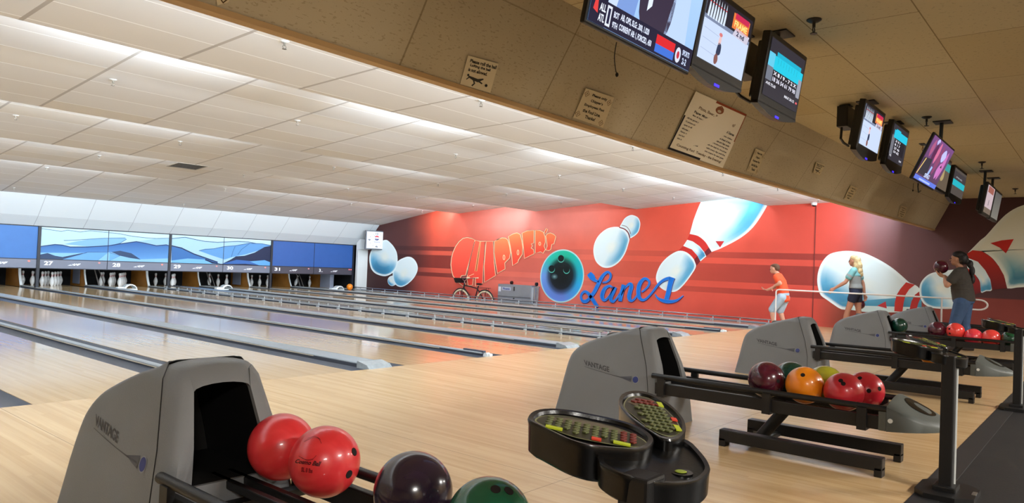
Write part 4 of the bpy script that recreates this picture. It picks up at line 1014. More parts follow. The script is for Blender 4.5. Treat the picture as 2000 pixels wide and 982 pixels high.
    b.box(p0[0]-.07, p0[0]+.06, p0[1]-.05, p0[1]+.05, .02, .05, .006); b.build('base_plate', M_black, t)
    b = MB(); b.box(p0[0]-.03, p0[0]+.03, p0[1]-.128, p0[1]-.108, .026, .032, .002); b.build('base_clip', M_chrome, t)
    return t
c1 = console((A0[0], A0[1], 0), 'nearest black double oval keypad console, seen close from above')
c2 = dup(c1, (.01, -4.76, 0), 'second black keypad console, full post and base visible'); c3 = dup(c1, (3.30, -4.77, 0), 'third black keypad console, cut by the right edge')
# ================================================================= SCREENS
V_scr = vmat('screen_image', .45, emit=1.0, spec=.12)
M_bez = mat('screen_bezel', (7, 7, 8), .4)
def monitor(x0, x1, zb, zt_, y, tilt, label, art, group='overhead score screens', big=False, crt=True, bezel=.035, name='score_monitor', cat='monitor'):
    wd = x1-x0; h = zt_-zb
    t = empty(name, ((x0+x1)/2, y, zt_), label, cat, group); t.rotation_euler = (-math.radians(tilt), 0, 0)
    d = .05 if big else .10
    b = MB(); b.box(-wd/2, wd/2, 0, d*.55, -h, 0, .01); b.box(-wd*.42, wd*.42, d*.5, d, -h*.9, -h*.1, .015); b.build('casing', M_bez, t)
    if crt:
        b = MB(); R = []
        n = 10
        pts = [(-wd/2+wd*k/n, -h-.045*math.sin(PI*k/n)) for k in range(n+1)]
        b.prism([(-wd/2, -h+.02)]+pts+[(wd/2, -h+.02)], 'y', 0, d*.5); b.build('curved_chin', M_bez, t)
        b = MB(); b.box(-.035, .035, -.002, .004, -h-.038, -h-.022, .002); b.build('power_light', mat('blue_led', (40, 30, 160), .4, emit=(60, 40, 255), estr=1.2), t)
    zb_ = -h+(.065 if crt else bezel); sx = wd/2-bezel
    P = Paint(lambda u, v, hh: (-sx+2*sx*u, -.003-hh, zb_+(-bezel-zb_)*v), .0004)
    art(P); P.build('screen', V_scr, t)
    return t
def art_off(P): P.rect(0, 0, 1, 1, (70, 70, 74), 0, (88, 86, 84))
def art_sport(P):
    P.rect(0, 0, 1, 1, (150, 190, 246), 0, (176, 208, 250)); P.rect(0, .0, .13, 1, (16, 20, 48), 1)
    P.poly([(.13, .2), (.24, .2), (.34, 1), (.15, 1)], (196, 214, 246), 2); P.poly([(.2, .2), (.36, .2), (.42, 1), (.3, 1)], (120, 152, 214), 3)
    P.poly(smooth_closed([(.42, .18), (.66, .16), (.72, .5), (.66, .8), (.6, .6), (.54, .9), (.44, .95), (.38, .6)], 4), (52, 42, 64), 4)
    P.poly(smooth_closed([(.52, .55), (.60, .5), (.62, .78), (.55, .86)], 4), (150, 180, 236), 5); P.poly(smooth_closed([(.6, .88), (.66, .8), (.72, .9), (.7, 1), (.6, 1)], 4), (34, 20, 34), 5)
    P.poly([(.66, .2), (.9, .2), (.86, .75), (.78, .95), (.72, .7)], (184, 208, 250), 4); P.poly([(.84, .86), (1, .80), (1, .83), (.84, .89)], (30, 50, 90), 5)
    P.poly([(.46, .3), (.5, .36), (.5, .6), (.46, .55)], (220, 230, 250), 6)
    P.rect(0, 0, 1, .2, (22, 20, 50), 7); P.rect(.60, .09, .80, .17, (214, 30, 40), 8); P.rect(.60, .02, .80, .09, (60, 110, 210), 8); P.disc(.845, .09, .03, .07, (214, 220, 240), 9); P.disc(.845, .09, .015, .035, (190, 40, 60), 10)
    P.poly([(.02, .1), (.06, .08), (.05, .19), (.03, .19)], (220, 60, 60), 8); P.text('ALL', [(.07, .11), (.12, .11), (.12, .17), (.07, .17)], (230, 236, 250), 8); P.text('ATL', [(.07, .03), (.12, .03), (.12, .09), (.07, .09)], (230, 236, 250), 8)
    P.rect(.13, .02, .17, .18, (220, 226, 240), 8); P.text('1', [(.14, .04), (.16, .04), (.16, .16), (.14, .16)], (20, 20, 60), 9)
    P.text('AB, OPS, SLG: .300, 1.020', [(.25, .11), (.52, .11), (.52, .17), (.25, .17)], (220, 228, 250), 8); P.text('CORRENT AB: 1, FORCED, .450', [(.25, .03), (.56, .03), (.56, .09), (.25, .09)], (220, 228, 250), 8)
    P.text('BOT', [(.19, .11), (.235, .11), (.235, .16), (.19, .16)], (220, 228, 250), 8); P.text('9TH', [(.19, .03), (.235, .03), (.235, .08), (.19, .08)], (220, 228, 250), 8); P.text('SPORTS', [(.89, .11), (.97, .11), (.97, .16), (.89, .16)], (200, 214, 244), 8); P.text('2-2', [(.9, .03), (.95, .03), (.95, .09), (.9, .09)], (200, 214, 244), 8)
def art_lane(P):
    P.rect(0, 0, 1, 1, (196, 212, 240), 0); P.poly([(0, .62), (1, .60), (1, 1), (0, 1)], (36, 32, 42), 1); P.rect(0, .60, 1, .66, (120, 132, 160), 2)
    for i in range(7):
        P.poly([(.04+i*.055, .64), (.08+i*.055, .64), (.085+i*.055, .8), (.065+i*.055, .97), (.05+i*.055, .8)], (210, 224, 240), 3); P.rect(.052+i*.055, .86, .078+i*.055, .88, (200, 60, 70), 4)
    P.poly([(.56, .70), (.94, .70), (.94, .94), (.56, .94)], (226, 120, 60), 3); P.rect(.60, .86, .92, .95, (196, 40, 80), 4); P.text('FRAME', [(.6, .74), (.9, .74), (.9, .84), (.6, .84)], (250, 220, 130), 5)
    P.poly([(.6, .6), (.95, .58), (.98, .72), (.66, .74)], (200, 196, 214), 3); P.text('2 nd', [(.68, .62), (.86, .61), (.86, .69), (.68, .70)], (40, 40, 70), 6)
    for z in (.14, .3, .45): P.ribbon([(.03, z+.02), (.34, z)], .006, (150, 164, 200), 3)
    P.poly(smooth_closed([(.33, .04), (.37, .03), (.40, .1), (.37, .2), (.32, .14)], 4), (130, 84, 80), 4); P.poly(smooth_closed([(.34, .18), (.42, .2), (.42, .34), (.36, .36)], 4), (44, 54, 82), 4); P.poly(smooth_closed([(.35, .34), (.4, .36), (.4, .46), (.36, .46)], 4), (226, 190, 190), 4); P.disc(.375, .49, .035, .03, (210, 120, 120), 5)
def art_score(P):
    P.rect(0, 0, 1, 1, (46, 44, 54), 0); P.rect(0, .28, 1, .72, (110, 116, 130), 1); P.rect(.0, .52, .16, .76, (96, 196, 226), 2); P.rect(.16, .5, 1, .74, (26, 196, 224), 2); P.rect(.2, .74, .92, .82, (20, 170, 200), 2); P.rect(.9, .26, 1, .6, (150, 152, 164), 3)
    P.rect(.16, .27, .88, .5, (34, 32, 42), 3)
    P.text('X 8 / 9 - 7 2 X', [(.18, .41), (.86, .41), (.86, .48), (.18, .48)], (226, 226, 236), 4); P.text('18 36 54 61 79 98', [(.18, .30), (.86, .30), (.86, .38), (.18, .38)], (210, 210, 226), 4)
    P.text('AVE 72.65', [(.03, .2), (.3, .2), (.3, .25), (.03, .25)], (220, 220, 230), 4); P.text('MAX 24.12', [(.58, .14), (.88, .14), (.88, .19), (.58, .19)], (220, 220, 230), 4); P.disc(.95, .16, .03, .02, (220, 90, 100), 4)
    for i in range(8): P.rect(.25+i*.08, .62, .255+i*.08, .72, (20, 120, 150), 4)
def art_score2(P):
    P.rect(0, 0, 1, 1, (50, 48, 56), 0); P.rect(0, .16, .18, .7, (110, 112, 122), 1); P.rect(.1, .64, 1, .86, (28, 190, 220), 2); P.rect(.2, .86, .5, .9, (28, 190, 220), 2); P.rect(.2, .22, .9, .64, (34, 32, 40), 2)
    for i, s_ in enumerate(('X 9 /', '8 1 7', '27 46', '54 62')): P.text(s_, [(.24, .54-i*.1), (.6, .54-i*.1), (.6, .61-i*.1), (.24, .61-i*.1)], (214, 214, 226), 3)
    P.text('72', [(.04, .1), (.16, .1), (.16, .15), (.04, .15)], (220, 220, 230), 3); P.text('24', [(.7, .08), (.86, .08), (.86, .13), (.7, .13)], (220, 220, 230), 3)
def art_pink(P):
    P.rect(0, 0, 1, 1, (84, 60, 84), 0, (120, 76, 130))
    for u, v, w_, h_, c in ((.15, .75, .06, .4, (170, 90, 130)), (.3, .7, .07, .5, (90, 40, 80)), (.42, .72, .06, .5, (210, 110, 150)), (.56, .6, .08, .7, (140, 70, 110)), (.7, .75, .1, .3, (190, 190, 250)), (.84, .55, .07, .7, (196, 110, 180)), (.26, .93, .06, .14, (190, 190, 250)), (.75, .4, .07, .4, (200, 120, 190))):
        P.poly(smooth_closed([(u-w_, v), (u, v-h_/2), (u+w_, v), (u, v+h_/2)], 4), c, 1)
    P.poly([(.02, .14), (.4, .14), (.34, .55), (.02, .5)], (54, 50, 60), 2); P.poly([(.4, .2), (.47, .2), (.49, .4), (.43, .42)], (160, 190, 250), 3); P.text('SING', [(.33, .12), (.56, .12), (.56, .22), (.33, .22)], (200, 214, 250), 4)
    P.rect(0, 0, 1, .1, (96, 120, 220), 5); P.rect(.2, .02, .7, .06, (170, 190, 250), 6); P.ribbon([(.02, .12), (.1, .5)], .03, (226, 190, 120), 4)
def art_tan(P):
    P.rect(0, 0, 1, 1, (96, 84, 70), 0); P.rect(.4, .66, 1, .92, (54, 150, 150), 1); P.poly(smooth_closed([(.2, .4), (.35, .25), (.55, .4), (.5, .85), (.4, .9), (.35, .6)], 4), (170, 150, 104), 2); P.rect(0, .92, 1, 1, (60, 58, 58), 3)
def art_teal(P):
    P.rect(0, 0, 1, 1, (78, 72, 68), 0); P.rect(0, .34, 1, .58, (34, 172, 186), 1); P.rect(0, .58, 1, .9, (60, 56, 60), 1); P.text('PINS', [(.2, .66), (.7, .66), (.7, .72), (.2, .72)], (150, 150, 156), 2)
def art_side(P): P.rect(0, .2, 1, 1, (190, 170, 176), 0); P.rect(0, 0, 1, .2, (110, 96, 84), 0); P.rect(.1, .75, .9, .98, (150, 90, 80), 1); P.poly([(.4, .3), (.5, .3), (.5, .5), (.42, .5)], (130, 120, 130), 1)
def art_side2(P): P.rect(0, 0, 1, 1, (116, 114, 106), 0, (86, 84, 84))
YT = -3.62
def mon_from(px_bl, px_br, px_tr, y, tilt, *a, **k):
    bl = on(*px_bl, 1, y); br = on(*px_br, 1, y); h = k.pop('h')
    return bl, br
def mon(pbl, pbr, y, h, tilt, label, art, **k):
    bl = on(pbl[0], pbl[1], 1, y); br = on(pbr[0], pbr[1], 1, y); zb = (bl[2]+br[2])/2
    th = math.radians(tilt); yt = y-math.sin(th)*h; ztop = zb+math.cos(th)*h
    t = monitor(bl[0], br[0], 0, h, y, tilt, label, art, **k); t.location = ((bl[0]+br[0])/2, yt, ztop); t.rotation_euler = (th, 0, 0)
    return t
TG = 'hanging score screens in front of the soffit'
T1 = mon((1140, 54), (1345, 139), YT, .60, 11, 'big flat television showing a blue sports broadcast', art_sport, big=True, crt=False, bezel=.018, group=None, name='television', cat='television')
T2 = mon((1350, 125), (1447, 185), YT, .46, 10, 'black hanging score screen with white picture, beside the big sports television', art_lane, group=TG)
T3 = mon((1480, 198), (1553, 241), YT, .47, 9, 'black hanging score screen with turquoise score table, nearest of its kind', art_score, group=TG)
T4 = mon((1672, 290), (1712, 316), YT, .46, 9, 'hanging score screen with white picture, farther than the first one', art_lane, group=TG)
T5 = mon((1729, 320), (1760, 339), YT, .46, 9, 'hanging score screen with a small turquoise table, left of the chain-hung television', art_score2, group=TG)
T6 = mon((1780, 354), (1823, 369), -3.92, .47, 24, 'flat television with pink and purple picture, hung on a chain', art_pink, big=True, crt=False, bezel=.02, group=None, name='television', cat='television')
T7 = mon((1824, 368), (1846, 380), YT, .46, 9, 'score screen with tan and teal picture, behind the chain-hung television', art_tan, group=TG, crt=False)
T8 = mon((1853, 386), (1877, 397), YT, .46, 9, 'score screen with one turquoise stripe, beside the end of the soffit', art_teal, group=TG)
T9 = mon((1918, 418), (1932, 425), YT-.35, .46, 9, 'small far score screen with pale pink picture against the dark wall', art_side, group=TG, crt=False)
T10 = mon((1933, 428), (1946, 434), YT-.35, .46, 9, 'small far score screen with dull grey picture against the dark wall', art_side2, group=TG, crt=False)
def mount(t, label, dx=0.0, wd=.16, box=True):
    """black bracket up to the ceiling, a fitting of its own part of the monitor"""
    Mi = t.matrix_basis.inverted()
    b = MB()
    b.box(dx-.09, dx+.09, t.location.y+.0, t.location.y+.16, ZCC-.012, ZCC-.001, .003)
    b.tube([(dx, t.location.y+.09, ZCC), (dx, t.location.y+.10, min(ZCC-.02, t.location.z-.06)), (dx, t.location.y+.10, t.location.z-.22)], .018, 8)
    for v in b.bm.verts: v.co.x += t.location.x
    b.bm.transform(Mi); b.build('ceiling_bracket', M_black, t)
for t in (T1, T2, T3, T4, T5, T7, T8, T9, T10): mount(t, '')
mount(T6, '', .3)
for tl, tr, side in ((T2, T3, 1), (T4, T5, 0)):
    a = tl if side else tl
# black steel cabinet between the second and third screens, and left of the fourth
def steel_box(px, py, y, w_, h_, label):
    q = on(px, py, 1, y); t = empty('bracket_box', tuple(float(v) for v in q), label, 'bracket', 'black mounting brackets between the screens')
    b = MB(); b.box(-w_/2, w_/2, 0, .10, 0, h_, .008); b.build('box', M_black, t)
    b = MB(); b.tube([(-w_/2, .05, -.01), (-w_/2-.02, .05, -.12), (-w_*.2, .05, -.145), (w_/2, .05, -.15)], .012, 8); b.build('cable_loop', M_black, t, smooth=True)
    b = MB(); b.tube([(0, .05, h_-.01), (0, .05, ZCC-q[2]-.004)], .012, 8); b.box(-.05, .05, .0, .10, ZCC-q[2]-.012, ZCC-q[2]-.001, .002); b.build('ceiling_stem', M_black, t)
    return t
steel_box(1466, 148, YT+.16, .26, .24, 'black bracket box between the two nearest hanging score screens')
steel_box(1662, 250, YT+.16, .24, .20, 'black bracket box left of the farther pair of score screens')
q = on(1802, 300, 1, -3.62)
t = empty('hanging_chain', (float(q[0]), float(q[1]), ZCC), 'thin chain and wire hook hanging from the ceiling beside the pink television', 'chain')
b = MB(); b.box(-.08, .08, -.03, .03, -.006, 0, .001)
b.build('ceiling_plate', M_black, t)
b = MB()
for i in range(9):
    z = -.03-i*.03; b.tube([(0 if i % 2 else .008*math.cos(a), .008*math.cos(a) if i % 2 else 0, z+.02*math.sin(a)) for a in [2*PI*k/10 for k in range(10)]], .003, 5, closed=True)
b.build('chain_links', mat('brass_chain', (130, 96, 46), .4, metal=.5), t)
b = MB(); b.tube([(-.01, 0, -.30), (-.13, 0, -.34), (-.22, 0, -.54), (-.17, 0, -.60), (-.05, 0, -.57)], .008, 6); b.build('wire_hook', M_black, t, smooth=True)
def cable(pts, label, y=None):
    Q = [on_soffit(x, y_, .012) if y is None else on(x, y_, 1, y) for x, y_ in pts]
    Q = [(float(a), float(b_)-.03, float(c_)) for a, b_, c_ in Q]
    c0 = Vector(Q[0]); t = empty('hanging_cable', c0, label, 'cable')
    b = MB(); b.tube([Vector(p)-c0 for p in smooth_open(Q, 4)], .004, 6); b.build('wire', M_black, t)
    b = MB(); e = Vector(Q[-1])-c0; b.sphere(e, .012, 10, 8, (1, 1, 1.4)); b.build('plug', M_black, t)
cable([(1197, 84), (1193, 110), (1195, 135), (1198, 147)], 'short black cable with plug hanging under the big sports television')
cable([(1780, 358), (1779, 372)], 'thin short wire hanging under the pink television')
# ================================================================= NOTICES ON THE SOFFIT
M_txt = vmat('print_on_paper', .7)
def notice(px, label, draw, name='paper_sign', cat='notice', bg=(236, 230, 208), group=None, step=.0006):
    """px: corners tl,tr,br,bl traced on the soffit"""
    K = [Vector([float(v) for v in on_soffit(x, y, .004)]) for x, y in px]
    tl, tr, br, bl = K; n = (tr-tl).cross(bl-tl).normalized()
    if n.y > 0: n = -n
    c0 = bl.copy(); t = empty(name, c0, label, cat, group)
    f = lambda u, v, h: (bl*(1-u)*(1-v)+br*u*(1-v)+tr*u*v+tl*(1-u)*v)-c0+n*(h+.003)
    b = MB(); V = [b.bm.verts.new(f(u, v, 0)) for u, v in ((0, 0), (1, 0), (1, 1), (0, 1))]+[b.bm.verts.new(f(u, v, -.002)) for u, v in ((0, 0), (1, 0), (1, 1), (0, 1))]
    for q in ((0, 1, 2, 3), (7, 6, 5, 4), (0, 4, 5, 1), (1, 5, 6, 2), (2, 6, 7, 3), (3, 7, 4, 0)): b.bm.faces.new([V[i] for i in q])
    b.build('sheet', mat('paper_%d_%d' % (bg[0], bg[2]), bg, .8), t)
    P = Paint(f, step); draw(P); P.build('print', M_txt, t); return t
INK = (38, 30, 22)
def LN(P, s_, u0, v0, u1, v1, h, col=INK, sh=0, L=1): P.text(s_, [(u0, v0), (u1, v1), (u1, v1+h), (u0, v0+h)], col, L, sh)
def d_roll(P):
    for i, (s_, u0, u1) in enumerate((('Please roll the ball', .1, .97), ('Lofting the ball', .14, .80), ('is not allowed.', .12, .74))): LN(P, s_, u0, .80-i*.145, u1, .80-i*.145, .12, (26, 22, 20))
    P.ribbon([(.18, .34), (.34, .30), (.5, .28), (.66, .38)], [.05, .1, .11, .04], (60, 60, 56), 1); P.ribbon([(.34, .30), (.42, .16), (.36, .06)], .05, (60, 60, 56), 1); P.ribbon([(.5, .28), (.66, .22)], .05, (60, 60, 56), 1); P.ribbon([(.22, .33), (.14, .22)], .03, (60, 60, 56), 1); P.disc(.16, .38, .035, .04, (60, 60, 56), 2); P.disc(.80, .20, .045, .05, (26, 22, 22), 1)
def d_foul(P):
    for i, (s_, u0, u1) in enumerate((('Please only', .28, .80), ("Chipper's", .30, .72), ('Employees Past', .16, .84), ('the Foul Line.', .18, .78), ('Thanks!', .32, .66))): LN(P, s_, u0, .80-i*.175, u1, .80-i*.175, .11, (30, 24, 18))
    for u, v in ((.1, .85), (.9, .8), (.08, .16), (.88, .12)):
        P.ribbon([(u-.07, v), (u, v+.1), (u+.07, v), (u, v-.1)], .018, (120, 80, 40), 1, closed=True); P.text('!', [(u-.012, v-.04), (u+.012, v-.04), (u+.012, v+.04), (u-.012, v+.04)], (90, 60, 30), 2)
def d_big(P):
    P.rect(.38, .965, 1, 1, (150, 70, 40), 1); P.rect(.985, .5, 1, 1, (150, 70, 40), 1); P.rect(0, 0, .55, .035, (22, 22, 34), 1); P.rect(0, 0, .022, .6, (22, 22, 34), 1)
    P.disc(.5, .88, .075, .055, (150, 92, 62), 1); P.disc(.5, .865, .035, .022, (206, 196, 172), 2); P.ribbon([(.44, .91), (.5, .95), (.56, .91)], .02, (150, 92, 62), 2)
    LN(P, 'Pizza, Beer, Better Bowling!', .16, .76, .88, .72, .06, (140, 120, 100))
    LN(P, 'Paper Monday', .12, .68, .44, .66, .05); LN(P, '8am til 2am and 9pm', .12, .63, .42, .615, .032); LN(P, 'Guaranteed Games', .60, .60, .94, .58, .045)
    w1 = ['All the games you can bowl', '$2 pitchers and popcorn til late', 'open to all ages and groups', 'shoes are $2', 'Party room for up to 20', 'and bring in your whole team', 'this is an every week special']
    w2 = ['all games are two dollars', 'reserve lanes ahead of time', 'closed shoes and clean socks', 'league bowlers are free here', 'ask the desk for the prices', 'valid every day until five', 'one coupon for each guest']
    for i, s_ in enumerate(w1): LN(P, s_, .06, .56-i*.06, .06+.36*(.65 if i in (3,) else 1), .55-i*.06, .034)
    for i, s_ in enumerate(w2): LN(P, s_, .56, .52-i*.06, .94, .50-i*.06, .036)
    LN(P, 'Counting Fun!  Tuesday - the Evening!', .1, .085, .92, .06, .055, (110, 92, 70))
notice(((914, 108), (973, 124), (957, 181), (898, 164)), 'small square notice with a bowler figure, asking to roll the ball', d_roll, bg=(224, 212, 182))
notice(((1144, 172), (1199, 190), (1177, 249), (1119, 229)), 'square notice with four small diamonds about the foul line, left of the large poster', d_foul, bg=(222, 208, 176))
notice(((1359, 178), (1458, 223), (1411, 328), (1303, 290)), 'large poster with dark L-shaped corner and two text columns', d_big, name='poster', cat='poster', bg=(246, 240, 224))
notice(((1476, 290), (1494, 297), (1478, 341), (1458, 333)), 'narrow foul line notice just right of the large poster', d_foul, bg=(218, 204, 170))
notice(((1594, 316), (1611, 322), (1601, 342), (1588, 337)), 'tiny notice with bowler figure, between two foul line notices', d_roll, bg=(214, 198, 160))
notice(((1661, 362), (1675, 367), (1661, 393), (1648, 388)), 'small far foul line notice, third of its kind along the soffit', d_foul, bg=(214, 198, 160))
notice(((1759, 401), (1771, 405), (1766, 427), (1753, 423)), 'farthest foul line notice, near the end of the soffit', d_foul, bg=(214, 198, 160))
notice(((418, -28), (452, -14), (446, 4), (424, 10)), 'corner of a notice showing one dark diamond, cut by the top edge', lambda P: P.ribbon([(.1, .6), (.5, .95), (.95, .5), (.5, .08)], .12, (80, 56, 20), 1, closed=True), bg=(222, 208, 176))
# ================================================================= CEILING FITTINGS
M_spr = mat('sprinkler_white', (206, 204, 198), .4); M_brass = mat('sprinkler_metal', (120, 112, 100), .35, metal=.6)
def sprinkler(z0=0):
    t = empty('sprinkler_head', (0, 0, 0))
    MB().lathe([(.036, .0), (.036, -.004), (.022, -.012), (.012, -.014)], 18).build('escutcheon', M_spr, t, smooth=True)
    b = MB(); b.cyl((0, 0, -.01), (0, 0, -.035), .008, 10); b.tube([(.006, 0, -.03), (.016, 0, -.045), (.006, 0, -.06)], .003, 6); b.tube([(-.006, 0, -.03), (-.016, 0, -.045), (-.006, 0, -.06)], .003, 6); b.build('frame', M_brass, t)
    b = MB(); b.cyl((0, 0, -.06), (0, 0, -.063), .017, 14); b.build('deflector', M_brass, t)
    return t
s0 = None
for x, y in ((556,80),(940,196),(1236,285),(1412,336),(1519,366),(1598,389),(221,155),(581,235),(890,301),(1092,342),(1217,368),(1315,385),(31,225),(352,276),(652,326),(856,358),(989,378),(1096,394),(194,303),(476,341),(680,368),(813,386),(924,400),(92,327),(440,368),(686,397),(824,411),(27,366),(359,398),(600,420),(735,434)):
    q = on_ceil(x, y); loc = (float(q[0]), float(q[1]), zc(float(q[1]))-.0005)
    if s0 is None: s0 = o = sprinkler(); o.location = loc
    else: o = dup(s0, loc)
    tag(o, 'small white sprinkler head hanging from the white lane ceiling', 'sprinkler', 'sprinklers in the lane ceiling')
s1 = None
for ch in (): pass
M_sprd = mat('sprinkler_dark', (52, 48, 44), .4, metal=.4)
for (x, y), lab in (((1590, 38), 'sprinkler head on the tan ceiling above the nearest score screens'), ((1810, 228), 'sprinkler head on the tan ceiling above the chain-hung television'), ((1918, 316), 'sprinkler head on the tan ceiling near the far small screens'), ((1983, 368), 'sprinkler head on the tan ceiling nearest the dark wall')):
    q = on(x, y, 2, ZCC); o = dup(s0, (float(q[0]), float(q[1]), ZCC-.0005), lab, 'sprinklers in the tan ceiling'); o.scale = (1.3, 1.3, 1.5)
    for ch in o.children:
        ch.data = ch.data.copy(); ch.data.materials[0] = M_sprd
q = on_ceil(366, 324)
t = empty('air_vent', (float(q[0]), float(q[1]), zc(float(q[1]))-.004), 'dark rectangular air vent in the white lane ceiling', 'air vent')
sl_ = math.atan2(zc(q[1]+.2)-zc(q[1]-.2), .4); t.rotation_euler = (sl_, 0, 0)
b = MB(); b.box(-.30, .30, -.26, -.24, -.008, .006); b.box(-.30, .30, .24, .26, -.008, .006); b.box(-.30, -.28, -.24, .24, -.008, .006); b.box(.28, .30, -.24, .24, -.008, .006); b.build('frame', mat('vent_frame', (150, 140, 124), .5), t)
MB().box(-.28, .28, -.24, .24, .0, .004).build('duct_shadow', mat('vent_inside', (40, 36, 32), .9), t)
b = MB()
for i in range(9): b.box(-.28, .28, -.22+i*.054-.008, -.22+i*.054+.008, -.004, .0)
b.build('louvre', mat('vent_slats', (74, 66, 56), .5), t)
q = on(1590, 399, 0, XW-.12)
t = empty('security_camera', tuple(float(v) for v in q), 'small white dome camera at the top of the red wall', 'security camera')
MB().lathe([(.02, .07), (.05, .05), (.062, .02), (.062, -.01), (.05, -.02)], 20).build('housing', M_white, t, smooth=True)
MB().sphere((0, 0, -.02), .045, 16, 10, (1, 1, .7)).build('dome', M_blackgloss, t, smooth=True)
b = MB(); b.tube([(0, 0, .07), (0, 0, .14)], .012, 8); b.build('stem', M_white, t)
# clock on the corner
q = on(736, 469, 1, 14.25)
t = empty('wall_clock', tuple(float(v) for v in q), 'square white advertising clock in grey frame, mounted high in the corner', 'wall clock')
t.rotation_euler = (0, 0, -math.radians(22))
b = MB(); b.box(-.40, .40, 0, .10, -.33, .33, .012); b.build('frame', mat('clock_frame', (84, 86, 92), .4), t)
P = Paint(lambda u, v, h: (u, -.002-h, v), .001)
P.rect(-.36, -.29, .36, .29, (226, 228, 238), 0)
for i in range(12):
    a = PI/2-i*PI/6; x = .27*math.cos(a); z = .22*math.sin(a)
    if i in (0, 3, 6, 9): s_ = {0: '12', 3: '3', 6: '6', 9: '9'}[i]; P.text(s_, [(x-.045, z-.03), (x+.045, z-.03), (x+.045, z+.03), (x-.045, z+.03)], (60, 60, 70), 1)
    else: P.disc(x, z, .012, .012, (80, 80, 92), 1, 8)
cr = [(.085*math.cos(2*PI*i/40), .075+.085*math.sin(2*PI*i/40)) for i in range(40)]
P.poly([p for p in cr if p[1] > .095], (206, 50, 58), 1); P.poly([p for p in cr if p[1] < .055], (48, 54, 120), 1); P.ribbon([(-.09, .08), (-.03, .065), (.03, .085), (.09, .075)], .02, (240, 240, 244), 2)
P.text('PEPSI', [(-.09, -.09), (.11, -.09), (.11, -.05), (-.09, -.05)], (150, 150, 176), 1)
P.ribbon([(0, 0), (-.17, -.07)], .008, (120, 120, 130), 4); P.ribbon([(0, 0), (-.1, .17)], .010, (120, 120, 130), 4)
P.build('clock_face', vmat('clock_print', .3), t)
# lane machine and bicycle standing in the sunken walkway by the wall
ZW = -.45
yc = 7.80
t = empty('lane_machine', (11.88, yc, ZW), 'grey lane cleaning machine standing upright against the red wall', 'lane machine')
L2 = .62; H = .96
b = MB(); b.box(-.16, .14, -L2, L2, .05, H, .015); b.build('cabinet', mat('machine_grey', (128, 130, 136), .4, noise=.05), t)
MB().box(-.166, -.158, -L2+.0, L2, .60, .612).build('panel_joint', M_black, t)
P = Paint(lambda y, z, h: (-.1615-h, y, z)); P.rect(.46, .78, .12, .88, (170, 176, 196), 1); P.text('Phoenix', [(.42, .80), (.16, .80), (.16, .86), (.42, .86)], (40, 60, 140), 2); P.rect(.60, .74, .50, .88, (210, 214, 222), 1); P.build('name_plate', vmat('machine_label', .4), t)
b = MB(); b.box(-.168, -.160, -.02, .02, .78, .90, .003); b.build('latch', M_black, t)
b = MB(); b.cyl((-.17, 0, .56), (-.155, 0, .56), .025, 12); b.build('lock', M_black, t)
for y in (.20, -.72):
    b = MB(); b.cyl((-.04, y-.02, H+.05), (-.04, y+.03, H+.05), .05, 14); b.box(-.06, -.02, y-.02, y+.02, H-.02, H+.04); b.build('wheel', M_black, t, smooth=True)
b = MB(); b.tube([(-.13, -.72, .1), (-.13, -.72, H-.04), (-.13, -.80, H-.02), (-.13, -.90, H-.03)], .02, 8); b.tube([(-.02, -.74, .1), (-.02, -.74, H)], .03, 8); b.tube([(-.13, -.86, H-.05), (-.13, -.86, .3)], .012, 8); b.build('side_tubes', M_chrome, t, smooth=True)
b = MB(); b.box(-.14, .1, -.68, -.62, .2, H-.05, .01); b.build('end_panel', mat('machine_light', (168, 172, 180), .4), t)
t = empty('bicycle', (11.86, 9.55, ZW), 'black cruiser bicycle with cream tyres and front basket against the wall', 'bicycle')
M_cream = mat('cream_tyre', (226, 206, 170), .6); M_bk = mat('bike_black', (22, 18, 22), .35)
RW = .335; zf = .36
fy, ry = .50, -.50
for nm, yy in (('front_wheel', fy), ('rear_wheel', ry)):
    b = MB(); b.tube([(0, yy+RW*math.cos(a), zf+RW*math.sin(a)) for a in [2*PI*i/40 for i in range(40)]], .026, 8, closed=True); wv = b.build(nm, M_cream, t, smooth=True)
    b = MB(); b.tube([(0, yy+(RW-.03)*math.cos(a), zf+(RW-.03)*math.sin(a)) for a in [2*PI*i/40 for i in range(40)]], .008, 6, closed=True)
    for i in range(14):
        a = 2*PI*i/14; b.tube([(0, yy, zf), (0, yy+(RW-.03)*math.cos(a), zf+(RW-.03)*math.sin(a))], .002, 4)
    b.cyl((-.04, yy, zf), (.04, yy, zf), .022, 10); b.build('rim_and_spokes', M_chrome, wv)
b = MB()
b.tube(smooth_open([(0, ry, zf), (0, -.22, .72), (0, .02, .80), (0, .34, .84)]), .018, 8); b.tube([(0, .36, .90), (0, .40, .74)], .022, 8); b.tube(smooth_open([(0, .38, .76), (0, .18, .58), (0, -.06, .30)]), .02, 8); b.tube([(0, -.06, .30), (0, -.22, .86)], .018, 8); b.tube([(0, ry, zf), (0, -.06, .30)], .012, 8)
b.build('frame', M_bk, t, smooth=True)
b = MB(); b.tube([(.035, fy, zf), (.035, .42, .72), (0, .40, .76)], .012, 8); b.tube([(-.035, fy, zf), (-.035, .42, .72), (0, .40, .76)], .012, 8); b.build('fork', M_bk, t, smooth=True)
b = MB(); b.tube(smooth_open([(-.20, .10, 1.08), (-.20, .24, 1.07), (-.12, .36, 1.05), (0, .37, .98), (.12, .36, 1.05), (.18, .24, 1.07), (.18, .10, 1.08)]), .011, 8); b.tube([(0, .37, .99), (0, .37, .88)], .014, 8); b.build('handlebar', M_chrome, t, smooth=True)
for s in (-1, 1):
    b = MB(); b.tube([(s*.195, .10, 1.08), (s*.195, -.02, 1.09)], .016, 8); b.build('grip', M_cream, t, smooth=True)
